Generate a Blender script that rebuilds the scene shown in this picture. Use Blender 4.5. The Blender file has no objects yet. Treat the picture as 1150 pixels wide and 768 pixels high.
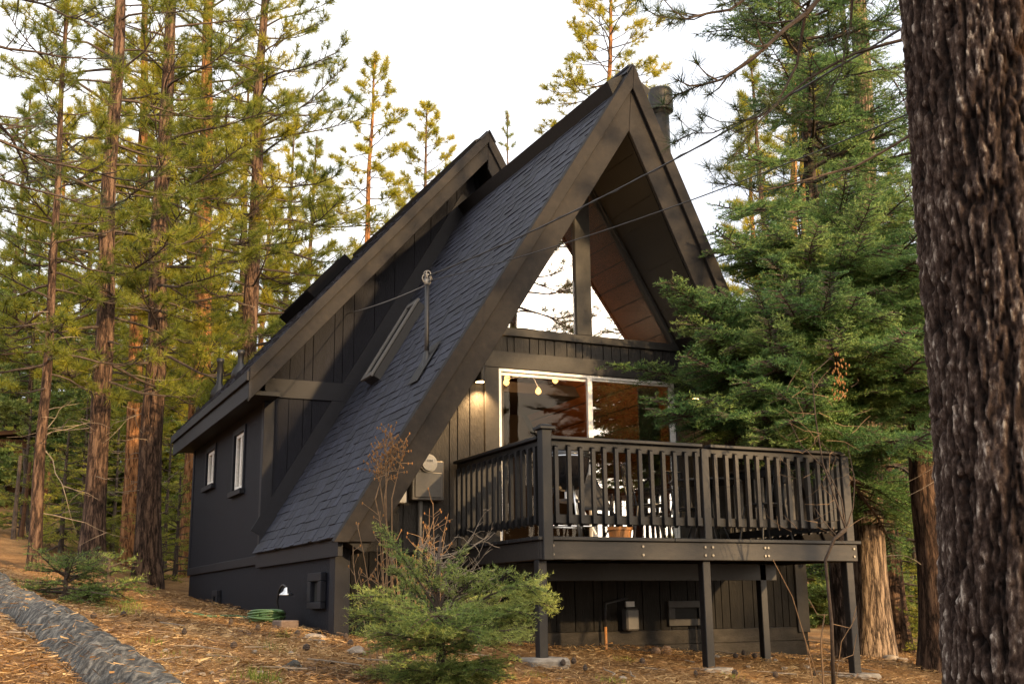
import bpy, math, random
import numpy as np
from mathutils import Vector, noise as mnoise

rnd = random.Random(7)
C = bpy.context.scene.collection
sc = bpy.context.scene

# ------------------------------------------------------------------ camera model (metres; z = 0 is the deck floor, y = 0 the roof's front foot)
YAW, PITCH, ROLL, FPX = 0.437, 0.227, -0.012, 1270.1
CAM = np.array([-6.456, -11.303, -0.608])
def cam_axes():
    f = np.array([math.sin(YAW)*math.cos(PITCH), math.cos(YAW)*math.cos(PITCH), math.sin(PITCH)])
    r = np.array([math.cos(YAW), -math.sin(YAW), 0.0]); u = np.cross(r, f)
    c, s = math.cos(ROLL), math.sin(ROLL)
    return c*r+s*u, -s*r+c*u, f
RT, UP, FW = cam_axes()
def at(px, py, t):                       # a place in the world at depth t along a sight line
    return CAM + t*(FW + RT*(px-575)/FPX + UP*(384-py)/FPX)

def sm(a, b, x):
    t = min(1.0, max(0.0, (x-a)/(b-a))); return t*t*(3-2*t)
def gz(x, y):                            # ground height
    xs = max(-14.0, min(9.0, x)); yb = min(y, 60.0)
    z = -1.048 - .064*(xs+2) + .058*(min(yb, 12)+1)
    if y < -1: z -= .05*(-1-max(y, -14))
    if y > 3: z += .058*(min(y, 40)-3)*sm(3.2, 4.7, -x)
    if y > 11: z += .09*(yb-11)
    if y > 14 and x < -3: z += .04*(min(yb, 50)-14)*sm(3, 9, -x)
    return z
def ground_hit(px, py):
    t = 4.0
    while t < 120:
        p = at(px, py, t)
        if p[2] < gz(p[0], p[1]): return p, t
        t += .05
    return at(px, py, 120), 120.0

# ------------------------------------------------------------------ helpers
class MB:
    """collects shapes, linked as ONE mesh object"""
    def __init__(s): s.v = []; s.f = []; s.col = None
    def add(s, vs, fs):
        o = len(s.v); s.v += [tuple(map(float, p)) for p in vs]; s.f += [tuple(i+o for i in f) for f in fs]; return s
    def hexa(s, p):                     # 8 corners, bottom loop then top loop
        return s.add(p, [(3,2,1,0),(4,5,6,7),(0,1,5,4),(1,2,6,5),(2,3,7,6),(3,0,4,7)])
    def box(s, x0, x1, y0, y1, z0, z1):
        return s.hexa([(x0,y0,z0),(x1,y0,z0),(x1,y1,z0),(x0,y1,z0),(x0,y0,z1),(x1,y0,z1),(x1,y1,z1),(x0,y1,z1)])
    def beam(s, a, b, w, h, up=(0,0,1)):
        a = Vector(a); b = Vector(b); d = (b-a).normalized(); up = Vector(up)
        r = d.cross(up).normalized(); u = r.cross(d)
        r *= w/2; u *= h/2
        return s.hexa([a-r-u, a+r-u, b+r-u, b-r-u, a-r+u, a+r+u, b+r+u, b-r+u])
    def tube(s, pts, rad, n=6, cap=True):
        pts = [Vector(p) for p in pts]; k = len(pts)
        if not hasattr(rad, '__len__'): rad = [rad]*k
        o = len(s.v); ref = None
        for i, p in enumerate(pts):
            d = (pts[min(i+1,k-1)]-pts[max(i-1,0)])
            if d.length < 1e-9: d = Vector((0,0,1))
            d.normalize()
            if ref is None: ref = Vector((1,0,0)) if abs(d.x) < .8 else Vector((0,1,0))
            ref = (ref - d*ref.dot(d))
            if ref.length < 1e-6: ref = d.orthogonal()
            ref.normalize(); b = d.cross(ref)
            for j in range(n):
                a = 2*math.pi*j/n; q = p + (ref*math.cos(a)+b*math.sin(a))*rad[i]
                s.v.append((q.x,q.y,q.z))
        for i in range(k-1):
            for j in range(n):
                s.f.append((o+i*n+j, o+i*n+(j+1)%n, o+(i+1)*n+(j+1)%n, o+(i+1)*n+j))
        if cap:
            s.f.append(tuple(o+j for j in range(n-1,-1,-1))); s.f.append(tuple(o+(k-1)*n+j for j in range(n)))
        return s
    def lathe(s, c, prof, n=24):        # profile of (radius, height) about a vertical axis
        o = len(s.v)
        for r, h in prof:
            for j in range(n):
                a = 2*math.pi*j/n; s.v.append((c[0]+r*math.cos(a), c[1]+r*math.sin(a), c[2]+h))
        for i in range(len(prof)-1):
            for j in range(n):
                s.f.append((o+i*n+j, o+i*n+(j+1)%n, o+(i+1)*n+(j+1)%n, o+(i+1)*n+j))
        s.f.append(tuple(o+j for j in range(n-1,-1,-1))); s.f.append(tuple(o+(len(prof)-1)*n+j for j in range(n)))
        return s
    def prism(s, poly, d):              # flat polygon pushed along d
        n = len(poly); d = Vector(d); P = [Vector(p) for p in poly]
        return s.add(P+[p+d for p in P], [tuple(range(n-1,-1,-1)), tuple(range(n,2*n))]+[(i,(i+1)%n,n+(i+1)%n,n+i) for i in range(n)])

WL = {}
def link(o, parent, loc):
    C.objects.link(o)
    if parent is not None: o.parent = parent
    o.location = loc; return o
def build(name, mb, mat, parent=None, smooth=False, bevel=0, origin=None, kind=None):
    """one mesh object; a child is stored relative to its thing, a top-level one gets its own origin"""
    me = bpy.data.meshes.new(name)
    if parent is not None: org = WL[parent.name]; loc = (0,0,0)
    else:
        if origin is None:
            xs = np.array(mb.v); origin = ((xs[:,0].min()+xs[:,0].max())/2, (xs[:,1].min()+xs[:,1].max())/2, xs[:,2].min())
        org = loc = tuple(map(float, origin))
    V = np.array(mb.v, dtype=np.float64) - np.array(org)
    me.from_pydata([tuple(p) for p in V], [], mb.f); me.update()
    if smooth: me.polygons.foreach_set('use_smooth', [True]*len(me.polygons))
    if mb.col is not None:
        a = me.attributes.new('tint', 'FLOAT', 'POINT'); a.data.foreach_set('value', mb.col)
    me.materials.append(mat)
    o = bpy.data.objects.new(name, me); link(o, parent, loc); WL[o.name] = org
    if bevel:
        m = o.modifiers.new('bevel', 'BEVEL'); m.width = bevel; m.segments = 1; m.limit_method = 'ANGLE'
    if kind: o['kind'] = kind
    return o
def build_tris(name, V, tint, mat, parent=None, origin=(0,0,0), kind=None):
    """a big soup of needle triangles (n,3,3) as one mesh"""
    org = np.array(WL[parent.name] if parent is not None else origin, dtype=np.float64)
    n = len(V); me = bpy.data.meshes.new(name)
    me.vertices.add(n*3); me.vertices.foreach_set('co', (V.reshape(-1,3)-org).astype(np.float32).ravel())
    me.loops.add(n*3); me.loops.foreach_set('vertex_index', np.arange(n*3, dtype=np.int32))
    me.polygons.add(n); me.polygons.foreach_set('loop_start', np.arange(0, n*3, 3, dtype=np.int32))
    me.update(calc_edges=True)
    a = me.attributes.new('tint', 'FLOAT', 'POINT'); a.data.foreach_set('value', np.repeat(tint, 3).astype(np.float32))
    me.materials.append(mat)
    o = bpy.data.objects.new(name, me); link(o, parent, (0,0,0) if parent is not None else tuple(org)); WL[o.name] = tuple(org)
    if kind: o['kind'] = kind
    return o
def thing(name, label, cat, loc, group=None):
    o = bpy.data.objects.new(name, None); o.empty_display_size = .2
    loc = tuple(map(float, loc)); link(o, None, loc); WL[o.name] = loc
    return tag(o, label, cat, group)
def tag(o, label, cat, group=None):
    o['label'] = label; o['category'] = cat
    if group: o['group'] = group
    return o
def dup(root, loc, rz=0.0, scale=1.0, label=None, group=None):
    def cp(o, parent):
        c = o.copy(); C.objects.link(c); c.parent = parent
        for ch in list(o.children): cp(ch, c)
        return c
    c = cp(root, None); c.location = tuple(map(float, loc)); c.rotation_euler = (0,0,rz)
    c.scale = (scale, scale, scale) if not hasattr(scale, '__len__') else scale
    if label: c['label'] = label
    if group: c['group'] = group
    return c

# ------------------------------------------------------------------ materials
def mat(name):
    m = bpy.data.materials.new(name); m.use_nodes = True
    nt = m.node_tree; nt.nodes.clear()
    out = nt.nodes.new('ShaderNodeOutputMaterial'); return m, nt, out
def N(nt, kind, **kw):
    n = nt.nodes.new('ShaderNode'+kind)
    for k, v in kw.items():
        if k in n.inputs.keys(): n.inputs[k].default_value = v
        else: setattr(n, k, v)
    return n
def ramp(nt, stops):
    r = nt.nodes.new('ShaderNodeValToRGB'); e = r.color_ramp.elements
    while len(e) < len(stops): e.new(.5)
    for el, (p, c) in zip(e, stops): el.position = p; el.color = (*c, 1) if len(c) == 3 else c
    return r
def coords(nt, scale=(1,1,1), space='Object'):
    tc = nt.nodes.new('ShaderNodeTexCoord'); mp = nt.nodes.new('ShaderNodeMapping'); mp.inputs['Scale'].default_value = scale
    nt.links.new(tc.outputs[space], mp.inputs[0]); return mp.outputs[0]
def rough_mat(name, stops, scale=(1,1,1), nscale=6, detail=8, rough=.75, bump=.3, bscale=None, bdist=.02, metal=0, spec=.3, attr=None):
    """noise coloured, bumped surface"""
    m, nt, out = mat(name); L = nt.links
    co = coords(nt, scale)
    n1 = N(nt, 'TexNoise', Scale=nscale, Detail=detail, Roughness=.62); L.new(co, n1.inputs['Vector'])
    r = ramp(nt, stops); L.new(n1.outputs['Fac'], r.inputs[0])
    b = N(nt, 'BsdfPrincipled', Roughness=rough, Metallic=metal); b.inputs['Specular IOR Level'].default_value = spec
    colout = r.outputs[0]
    if attr is not None:
        a = N(nt, 'Attribute', attribute_name='tint'); mx = N(nt, 'MixRGB', blend_type='MULTIPLY'); mx.inputs[0].default_value = 1
        r2 = ramp(nt, [(0, (attr[0],)*3), (1, (attr[1],)*3)]); L.new(a.outputs['Fac'], r2.inputs[0])
        L.new(colout, mx.inputs[1]); L.new(r2.outputs[0], mx.inputs[2]); colout = mx.outputs[0]
    L.new(colout, b.inputs['Base Color'])
    n2 = N(nt, 'TexNoise', Scale=bscale or nscale*3, Detail=6, Roughness=.65); L.new(co, n2.inputs['Vector'])
    bp = N(nt, 'Bump', Strength=bump, Distance=bdist); L.new(n2.outputs['Fac'], bp.inputs['Height']); L.new(bp.outputs[0], b.inputs['Normal'])
    L.new(b.outputs[0], out.inputs[0]); return m
def plain(name, col, rough=.5, metal=0, spec=.5):
    m, nt, out = mat(name); b = N(nt, 'BsdfPrincipled', Roughness=rough, Metallic=metal); b.inputs['Base Color'].default_value = (*col, 1)
    b.inputs['Specular IOR Level'].default_value = spec
    n = N(nt, 'TexNoise', Scale=35, Detail=4); co = coords(nt); nt.links.new(co, n.inputs['Vector'])
    r = ramp(nt, [(0.3, tuple(c*.86 for c in col)), (.7, tuple(min(1, c*1.08) for c in col))]); nt.links.new(n.outputs['Fac'], r.inputs[0]); nt.links.new(r.outputs[0], b.inputs['Base Color'])
    nt.links.new(b.outputs[0], out.inputs[0]); return m
def emit(name, col, s):
    m, nt, out = mat(name); e = N(nt, 'Emission', Strength=s); e.inputs[0].default_value = (*col, 1); nt.links.new(e.outputs[0], out.inputs[0]); return m
def foliage(name, dark, mid, light, trans=.3):
    m, nt, out = mat(name); L = nt.links
    a = N(nt, 'Attribute', attribute_name='tint'); r = ramp(nt, [(0, dark), (.5, mid), (1, light)]); L.new(a.outputs['Fac'], r.inputs[0])
    d = N(nt, 'BsdfPrincipled', Roughness=.5); d.inputs['Specular IOR Level'].default_value = .25; L.new(r.outputs[0], d.inputs['Base Color'])
    t = N(nt, 'BsdfTranslucent'); L.new(r.outputs[0], t.inputs[0])
    mx = N(nt, 'MixShader'); mx.inputs[0].default_value = trans; L.new(d.outputs[0], mx.inputs[1]); L.new(t.outputs[0], mx.inputs[2])
    L.new(mx.outputs[0], out.inputs[0]); return m
def bark(name, deep, mid, plate, sx=9, sz=1.6, bump=.9, dist=.04):
    m, nt, out = mat(name); L = nt.links
    co = coords(nt, (sx, sx, sz))
    n0 = N(nt, 'TexNoise', Scale=2.2, Detail=6, Roughness=.7); L.new(co, n0.inputs['Vector'])
    mixv = N(nt, 'MixRGB', blend_type='ADD'); mixv.inputs[0].default_value = .9; L.new(co, mixv.inputs[1]); L.new(n0.outputs['Color'], mixv.inputs[2])
    v = N(nt, 'TexVoronoi', Scale=1.0, feature='DISTANCE_TO_EDGE'); L.new(mixv.outputs[0], v.inputs['Vector'])
    v2 = N(nt, 'TexVoronoi', Scale=2.7, feature='DISTANCE_TO_EDGE'); L.new(mixv.outputs[0], v2.inputs['Vector'])
    n1 = N(nt, 'TexNoise', Scale=3.5, Detail=12, Roughness=.78); L.new(co, n1.inputs['Vector'])
    a1 = N(nt, 'Math', operation='MULTIPLY_ADD'); L.new(v.outputs['Distance'], a1.inputs[0]); a1.inputs[1].default_value = 1.1; L.new(n1.outputs['Fac'], a1.inputs[2])
    ad = N(nt, 'Math', operation='MULTIPLY_ADD'); L.new(v2.outputs['Distance'], ad.inputs[0]); ad.inputs[1].default_value = .8; L.new(a1.outputs[0], ad.inputs[2])
    r = ramp(nt, [(.50, deep), (.72, mid), (.98, plate)]); L.new(ad.outputs[0], r.inputs[0])
    b = N(nt, 'BsdfPrincipled', Roughness=.9); b.inputs['Specular IOR Level'].default_value = .12; L.new(r.outputs[0], b.inputs['Base Color'])
    bp = N(nt, 'Bump', Strength=bump, Distance=dist); L.new(ad.outputs[0], bp.inputs['Height']); L.new(bp.outputs[0], b.inputs['Normal'])
    L.new(b.outputs[0], out.inputs[0]); return m
def glass(name, tint, refl, dirt=0.0):
    m, nt, out = mat(name); L = nt.links
    t = N(nt, 'BsdfTransparent'); t.inputs[0].default_value = (*tint, 1)
    g = N(nt, 'BsdfGlossy', Roughness=0.0); g.inputs[0].default_value = (.95,.95,.95,1)
    lw = N(nt, 'LayerWeight', Blend=.35); mr = N(nt, 'MapRange'); L.new(lw.outputs['Fresnel'], mr.inputs[0])
    mr.inputs['To Min'].default_value = refl; mr.inputs['To Max'].default_value = 1 if refl > 0 else .25
    n = N(nt, 'TexNoise', Scale=1.6, Detail=2); co = coords(nt); L.new(co, n.inputs['Vector'])
    bp = N(nt, 'Bump', Strength=.03, Distance=.02); L.new(n.outputs['Fac'], bp.inputs['Height']); L.new(bp.outputs[0], g.inputs['Normal'])
    mx = N(nt, 'MixShader'); L.new(mr.outputs[0], mx.inputs[0]); L.new(t.outputs[0], mx.inputs[1]); L.new(g.outputs[0], mx.inputs[2])
    L.new(mx.outputs[0], out.inputs[0]); return m

PAINT = (.0195,.0182,.0176)  # front copy of the house paint, its warm light mixed into the tone
def pc(k): return tuple(c*k for c in PAINT)
M = {}
M['siding'] = rough_mat('charcoal_siding', [(.25, pc(.62)), (.5, pc(1)), (.75, pc(1.35))], (5,5,1.1), 5, rough=.62, bump=.55, bscale=11, bdist=.02, spec=.25)
M['siding_deck_shade'] = rough_mat('under_deck_shade_siding', [(.25,(0.0034,0.0031,0.0029)),(.5,(0.0067,0.0061,0.0055)),(.75,(0.0118,0.0105,0.0092))], (5,5,1.1), 5, rough=.7, bump=.6, bscale=11, bdist=.02, spec=.15)  # same siding, darkened to carry the shade under the deck
M['siding_shaded'] = rough_mat('charcoal_siding_shaded', [(.25,(0.0017,0.0023,0.0050)),(.5,(0.0029,0.0037,0.0084)),(.75,(0.0043,0.0052,0.0114))], (5,5,1.1), 5, rough=.65, bump=.5, bscale=11, bdist=.02, spec=.16)  # same house paint, shade of side and dormer put into a darker blue
M['trim_shaded'] = rough_mat('charcoal_trim_shaded', [(.25,(0.0032,0.0037,0.0068)),(.55,(0.0050,0.0061,0.0110)),(.8,(0.0076,0.0088,0.0150))], (4,4,4), 4, rough=.55, bump=.3, bscale=22, bdist=.008, spec=.2)  # trim in the same shaded copy of the house paint
M['trim'] = rough_mat('charcoal_trim', [(.25, pc(.75)), (.55, pc(1.1)), (.8, pc(1.7))], (4,4,4), 4, rough=.6, bump=.3, bscale=22, bdist=.008, spec=.3)
M['fascia'] = rough_mat('weathered_warmlit_fascia', [(.3,(0.0130,0.0120,0.0125)),(.55,(0.0183,0.0165,0.0164)),(.75,(0.0261,0.0220,0.0195))], (1,1,1), 13, 10, rough=.7, bump=.35, bscale=40, bdist=.006, spec=.15)  # weathered brown with warm front light added to the tone
M['shingle'] = rough_mat('shingle_slate', [(.25,(0.0092,0.0115,0.0208)),(.5,(0.0155,0.0182,0.0308)),(.8,(0.0259,0.0295,0.0454))], (6,6,6), 7, rough=.72, bump=.5, bscale=60, bdist=.006, spec=.35, attr=(.62,1.35))
M['soffit'] = rough_mat('brown_soffit', [(.25,(0.0027,0.0020,0.0016)),(.55,(0.0054,0.0037,0.0027)),(.8,(0.0092,0.0057,0.0038))], (1,6,1), 5, rough=.6, bump=.2)
M['soffit_dark'] = rough_mat('black_soffit', [(.3,(0.0048,0.0048,0.0054)),(.7,(0.0108,0.0096,0.0096))], (1,5,1), 5, rough=.6, bump=.2)
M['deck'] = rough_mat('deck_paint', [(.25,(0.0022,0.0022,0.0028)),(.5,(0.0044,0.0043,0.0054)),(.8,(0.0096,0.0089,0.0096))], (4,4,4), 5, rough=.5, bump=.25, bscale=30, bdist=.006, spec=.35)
M['deckbrown'] = rough_mat('deck_beam_lit_end', [(.25,(0.0072,0.0066,0.0068)),(.5,(0.0134,0.0115,0.0107)),(.8,(0.0278,0.0222,0.0179))], (1.2,5,5), 5, rough=.5, bump=.25, bscale=24, bdist=.006, spec=.35)  # beam brown; on the right posts and balusters it paints warm light
M['concrete'] = rough_mat('dark_concrete', [(.25,(0.0096,0.0087,0.0078)),(.55,(0.0252,0.0222,0.0192)),(.8,(0.0450,0.0396,0.0348))], (2,2,4), 3, rough=.85, bump=.5, bscale=14, bdist=.02)
M['footing'] = rough_mat('pale_footing', [(.3,(0.1200,0.1050,0.0900)),(.7,(0.2475,0.2250,0.1950))], (3,3,3), 5, rough=.9, bump=.5)
M['white'] = plain('white_frame', (.74,.72,.68), .4)
M['curtain'] = plain('cream_curtain', (.72,.68,.6), .9)
M['room'] = rough_mat('room_plaster', [(.3, (.085,.068,.05)), (.7, (.12,.095,.07))], (1,1,1), 3, rough=.8, bump=.05)
M['floorwood'] = rough_mat('room_floor', [(.3, (.10,.06,.035)), (.7, (.17,.1,.06))], (1,6,1), 3, rough=.5, bump=.05)
M['glass_up'] = glass('gable_glass', (.75,.76,.76), .62)
M['glass_door'] = glass('door_glass', (.72,.72,.71), .5)
M['glass_screen'] = glass('screened_glass', (.62,.58,.52), .0)
M['glass_win'] = glass('window_glass', (.5,.5,.5), .3)
M['black'] = plain('black_metal', (.015,.015,.017), .45, spec=.4)
M['matte'] = plain('matte_black', (.006,.006,.007), .95, spec=.05)
M['gloss'] = plain('black_enamel', (.012,.012,.014), .18)
M['steel'] = plain('bright_steel', (.62,.62,.62), .28, 1)
M['greybox'] = plain('grey_metal_box', (.07,.066,.062), .55)
M['palebox'] = plain('pale_utility_box', (.34,.34,.33), .5)
M['dial'] = plain('meter_dial', (.22,.21,.19), .35)
M['ink'] = plain('dial_ink', (.03,.03,.03), .6)
M['pipe'] = plain('stained_pipe', (.33,.15,.05), .6)
M['void'] = plain('vent_dark', (.004,.004,.004), .9)
M['bulb'] = emit('warm_bulb', (1,.58,.19), 5)
M['lamp'] = emit('sconce_lamp', (1,.62,.25), 12)
M['wire'] = plain('black_cable', (.02,.02,.022), .6)
M['wirelight'] = plain('aluminium_cable', (.14,.135,.13), .5)
M['bark'] = bark('pine_bark', (.012,.009,.008), (.064,.039,.028), (.17,.108,.074))
M['bark_red'] = bark('orange_pine_bark', (.035,.018,.011), (.22,.10,.042), (.38,.19,.085))
M['bark_dark'] = bark('old_dark_bark', (.006,.0045,.004), (.030,.021,.018), (.135,.10,.082), 7, 1.3, 1, .03)
M['bark_pale'] = bark('furrowed_fir_bark', (.016,.012,.010), (.125,.09,.066), (.34,.255,.185), 16, 1.6)
M['limb'] = rough_mat('limb_bark', [(.3, (.025,.019,.016)), (.7, (.085,.062,.048))], (1,1,1), 14, rough=.9, bump=.4)
M['deadlimb'] = rough_mat('grey_dead_wood', [(.3, (.11,.088,.066)), (.7, (.27,.22,.17))], (1,1,1), 20, rough=.9, bump=.3)
M['stalk'] = rough_mat('dry_stalk', [(.3,(0.0980,0.0612,0.0351)),(.7,(0.2100,0.1368,0.0780))], (1,1,1), 20, rough=.9, bump=.2)
M['seed'] = rough_mat('rust_seed', [(.3, (.10,.045,.015)), (.7, (.24,.12,.04))], (1,1,1), 20, rough=.9, bump=.2)
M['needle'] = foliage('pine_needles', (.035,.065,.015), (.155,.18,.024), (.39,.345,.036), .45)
M['needle_gold'] = foliage('pine_needles_sun_gold', (.11,.135,.012), (.32,.29,.022), (.52,.42,.04), .45)  # gold of the sunlight mixed into the needle colour
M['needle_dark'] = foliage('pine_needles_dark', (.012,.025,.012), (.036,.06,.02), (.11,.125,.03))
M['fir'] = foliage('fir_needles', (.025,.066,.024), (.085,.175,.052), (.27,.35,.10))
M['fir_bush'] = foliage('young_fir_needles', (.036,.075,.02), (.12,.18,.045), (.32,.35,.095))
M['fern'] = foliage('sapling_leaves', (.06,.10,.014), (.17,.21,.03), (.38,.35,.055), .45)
M['litter'] = foliage('needle_litter', (.065,.035,.018), (.255,.145,.058), (.50,.345,.165), .05)
M['grass'] = foliage('grass_blades', (.06,.10,.02), (.15,.19,.03), (.34,.33,.06))
M['hose'] = plain('green_hose', (.035,.09,.03), .4)
M['hose_pale'] = plain('pale_green_hose', (.055,.115,.04), .4)
M['brick'] = rough_mat('brown_block', [(.3, (.10,.07,.055)), (.7, (.18,.13,.10))], (1,1,1), 12, rough=.9, bump=.4)
M['stone'] = rough_mat('grey_stone', [(.3,(0.1200,0.0975,0.0750)),(.7,(0.3150,0.2700,0.2250))], (1,1,1), 9, rough=.9, bump=.5)
M['asphalt'] = rough_mat('asphalt_berm', [(.32,(0.0200,0.0198,0.0195)),(.46,(0.0550,0.0544,0.0521)),(.56,(0.1250,0.1208,0.1097)),(.70,(0.2700,0.2525,0.2185))], (1,1,1), 14, 12, rough=.95, bump=1, bscale=55, bdist=.025)
M['rustwood'] = rough_mat('rust_brown_boards', [(.3,(0.0405,0.0180,0.0081)),(.7,(0.1080,0.0495,0.0203))], (1,1,4), 6, rough=.85, bump=.4)

# ------------------------------------------------------------------ ground
def make_ground():
    m, nt, out = mat('needle_floor'); L = nt.links
    co = coords(nt)
    n1 = N(nt, 'TexNoise', Scale=.9, Detail=9, Roughness=.66); L.new(co, n1.inputs['Vector'])
    r = ramp(nt, [(.3, (.10,.057,.028)), (.48, (.235,.128,.052)), (.62, (.34,.20,.088)), (.8, (.42,.28,.14))]); L.new(n1.outputs['Fac'], r.inputs[0])
    n2 = N(nt, 'TexNoise', Scale=28, Detail=8, Roughness=.75); L.new(co, n2.inputs['Vector'])
    r2 = ramp(nt, [(.3, (.3,.28,.26)), (.55, (1,1,1)), (.75, (1.5,1.4,1.2))]); L.new(n2.outputs['Fac'], r2.inputs[0])
    mx = N(nt, 'MixRGB', blend_type='MULTIPLY'); mx.inputs[0].default_value = .8; L.new(r.outputs[0], mx.inputs[1]); L.new(r2.outputs[0], mx.inputs[2])
    b = N(nt, 'BsdfPrincipled', Roughness=.95); b.inputs['Specular IOR Level'].default_value = .1; L.new(mx.outputs[0], b.inputs['Base Color'])
    bp = N(nt, 'Bump', Strength=.8, Distance=.05); L.new(n2.outputs['Fac'], bp.inputs['Height']); L.new(bp.outputs[0], b.inputs['Normal'])
    L.new(b.outputs[0], out.inputs[0])
    def axis(lo, mid0, mid1, hi, step):
        a = list(np.arange(mid0, mid1+1e-6, step)); s = step; x = mid1
        while x < hi: s *= 1.22; x += s; a.append(x)
        s = step; x = mid0; pre = []
        while x > lo: s *= 1.22; x -= s; pre.append(x)
        return pre[::-1]+a
    X = axis(-400, -9, 9, 400, .16); Y = axis(-400, -8, 14, 400, .16)
    v = []; f = []
    for y in Y:
        for x in X:
            z = gz(x, y)
            if -30 < x < 40 and -20 < y < 50:
                z += .035*mnoise.noise(Vector((x*.9, y*.9, 0))) + .022*mnoise.noise(Vector((x*3.1, y*3.1, 4))) - .012
                if -3.3 < x < 3.4 and -.2 < y < 9.6: z -= .03
            v.append((x, y, z))
    w = len(X)
    for j in range(len(Y)-1):
        for i in range(w-1): f.append((j*w+i, j*w+i+1, (j+1)*w+i+1, (j+1)*w+i))
    mb = MB(); mb.v = v; mb.f = f
    build('ground', mb, m, smooth=True, origin=(0,0,0), kind='structure')
make_ground()

rng = np.random.default_rng(3)
def unit(n):
    v = rng.normal(size=(n,3)); return v/np.linalg.norm(v, axis=1, keepdims=True)

def make_litter():
    # fallen needles, denser close to the viewer; one mass nobody could count
    n = 120000
    t = 6.2 + 12*rng.random(n)**1.6; px = rng.uniform(-60, 1210, n)
    d = FW[None,:] + RT[None,:]*((px-575)/FPX)[:,None]; h = d[:,:2]
    P = CAM[None,:2] + h*t[:,None]
    keep = ~((P[:,0] > -3.1) & (P[:,0] < 3.1) & (P[:,1] > .3)); P = P[keep]; n = len(P)
    z = np.array([gz(a, b) + .035*mnoise.noise(Vector((a*.9, b*.9, 0))) + .022*mnoise.noise(Vector((a*3.1, b*3.1, 4))) for a, b in P])
    c = np.column_stack([P, z + rng.random(n)*.03])
    a = rng.uniform(0, 2*np.pi, n); Ln = rng.uniform(.05, .13, n)
    dv = np.column_stack([np.cos(a), np.sin(a), rng.normal(0, .22, n)+.05])*Ln[:,None]
    wv = np.column_stack([-np.sin(a), np.cos(a), rng.normal(0, .8, n)]); wv /= np.linalg.norm(wv, axis=1, keepdims=True); wv *= (rng.uniform(.002, .0045, n)*np.where(rng.random(n) < .06, 3.2, 1))[:,None]
    T = np.stack([c-dv/2-wv, c-dv/2+wv, c+dv/2], 1)
    build_tris('pine_needle_litter', T, np.clip(rng.normal(.46, .28, n)+np.array([.42*mnoise.noise(Vector((a*1.4, b*1.4, 9)))+.2*mnoise.noise(Vector((a*5, b*5, 2))) for a, b in P]), 0, 1), M['litter'], kind='stuff')
make_litter()

# ------------------------------------------------------------------ trees
def tuft_tris(P, A, tint, n, ln, w, spread=.9, fwd=.55):
    """bursts of long needles at P along axes A"""
    P = np.repeat(np.asarray(P), n, 0); A = np.repeat(np.asarray(A), n, 0); k = len(P)
    d = A*fwd + unit(k)*spread; d[:,2] += .15; d /= np.linalg.norm(d, axis=1, keepdims=True)
    L = ln*rng.uniform(.7, 1.15, k)[:,None]
    s = np.cross(d, unit(k)); s /= np.linalg.norm(s, axis=1, keepdims=True)+1e-9
    b = P - A*(rng.random(k)*.35*ln)[:,None]
    T = np.stack([b-s*w*.5, b+s*w*.5, b+d*L], 1)
    return T, np.clip(np.repeat(tint, n)+rng.normal(0, .10, k), 0, 1)
def spray_tris(S, tint, per_m, ln, w):
    """short needles all along twig segments S (m,2,3)"""
    S = np.asarray(S); tint = np.asarray(tint); Lg = np.linalg.norm(S[:,1]-S[:,0], axis=1); cnt = np.maximum(3, (Lg*per_m)).astype(int)
    idx = np.repeat(np.arange(len(S)), cnt); k = len(idx); u = rng.random(k)
    ax = (S[:,1]-S[:,0])/(Lg[:,None]+1e-9); A = ax[idx]
    P = S[idx,0]*(1-u)[:,None] + S[idx,1]*u[:,None]
    r = unit(k); r[:,2] = np.abs(r[:,2])*.9-.25; r -= A*(r*A).sum(1)[:,None]; r /= np.linalg.norm(r, axis=1, keepdims=True)+1e-9
    d = A*.55 + r; d /= np.linalg.norm(d, axis=1, keepdims=True)
    L = ln*rng.uniform(.7, 1.2, k)[:,None]; s = np.cross(d, unit(k)); s /= np.linalg.norm(s, axis=1, keepdims=True)+1e-9
    T = np.stack([P-s*w*.5, P+s*w*.5, P+d*L], 1)
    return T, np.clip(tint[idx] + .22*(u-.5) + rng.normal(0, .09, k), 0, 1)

def path_at(path, z):
    for (a, b) in zip(path, path[1:]):
        if z <= b[2]:
            u = (z-a[2])/(b[2]-a[2]+1e-9); return tuple(a[i]+(b[i]-a[i])*u for i in range(3))
    return path[-1]
def trunk_mesh(path, r0, r1, n=16, rings=46, flare=.35, amp=.05, seed=0):
    mb = MB(); z0, z1 = path[0][2], path[-1][2]; H = z1-z0
    for i in range(rings):
        u = (i/(rings-1))**1.25; z = z0 - .25 + (H+.25)*u; p = path_at(path, z); p = (p[0]+.07*min(1, max(0, (z-z0)/2))*mnoise.noise(Vector((seed*3.1, 0, z*.35))), p[1]+.07*min(1, max(0, (z-z0)/2))*mnoise.noise(Vector((0, seed*3.1, z*.35))), p[2])
        r = (r0+(r1-r0)*u**.9) * (1+flare*math.exp(-max(0, z-z0)/.45))
        for j in range(n):
            a = 2*math.pi*j/n
            k = 1+amp*mnoise.noise(Vector((math.cos(a)*2.2+seed, math.sin(a)*2.2, z*.9)))*2 + amp*mnoise.noise(Vector((math.cos(a)*5+seed, math.sin(a)*5, z*2.4)))
            mb.v.append((p[0]+r*k*math.cos(a), p[1]+r*k*math.sin(a), z if i else z0-.3))
    for i in range(rings-1):
        for j in range(n): mb.f.append((i*n+j, i*n+(j+1)%n, (i+1)*n+(j+1)%n, (i+1)*n+j))
    mb.f.append(tuple((rings-1)*n+j for j in range(n)))
    return mb

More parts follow.
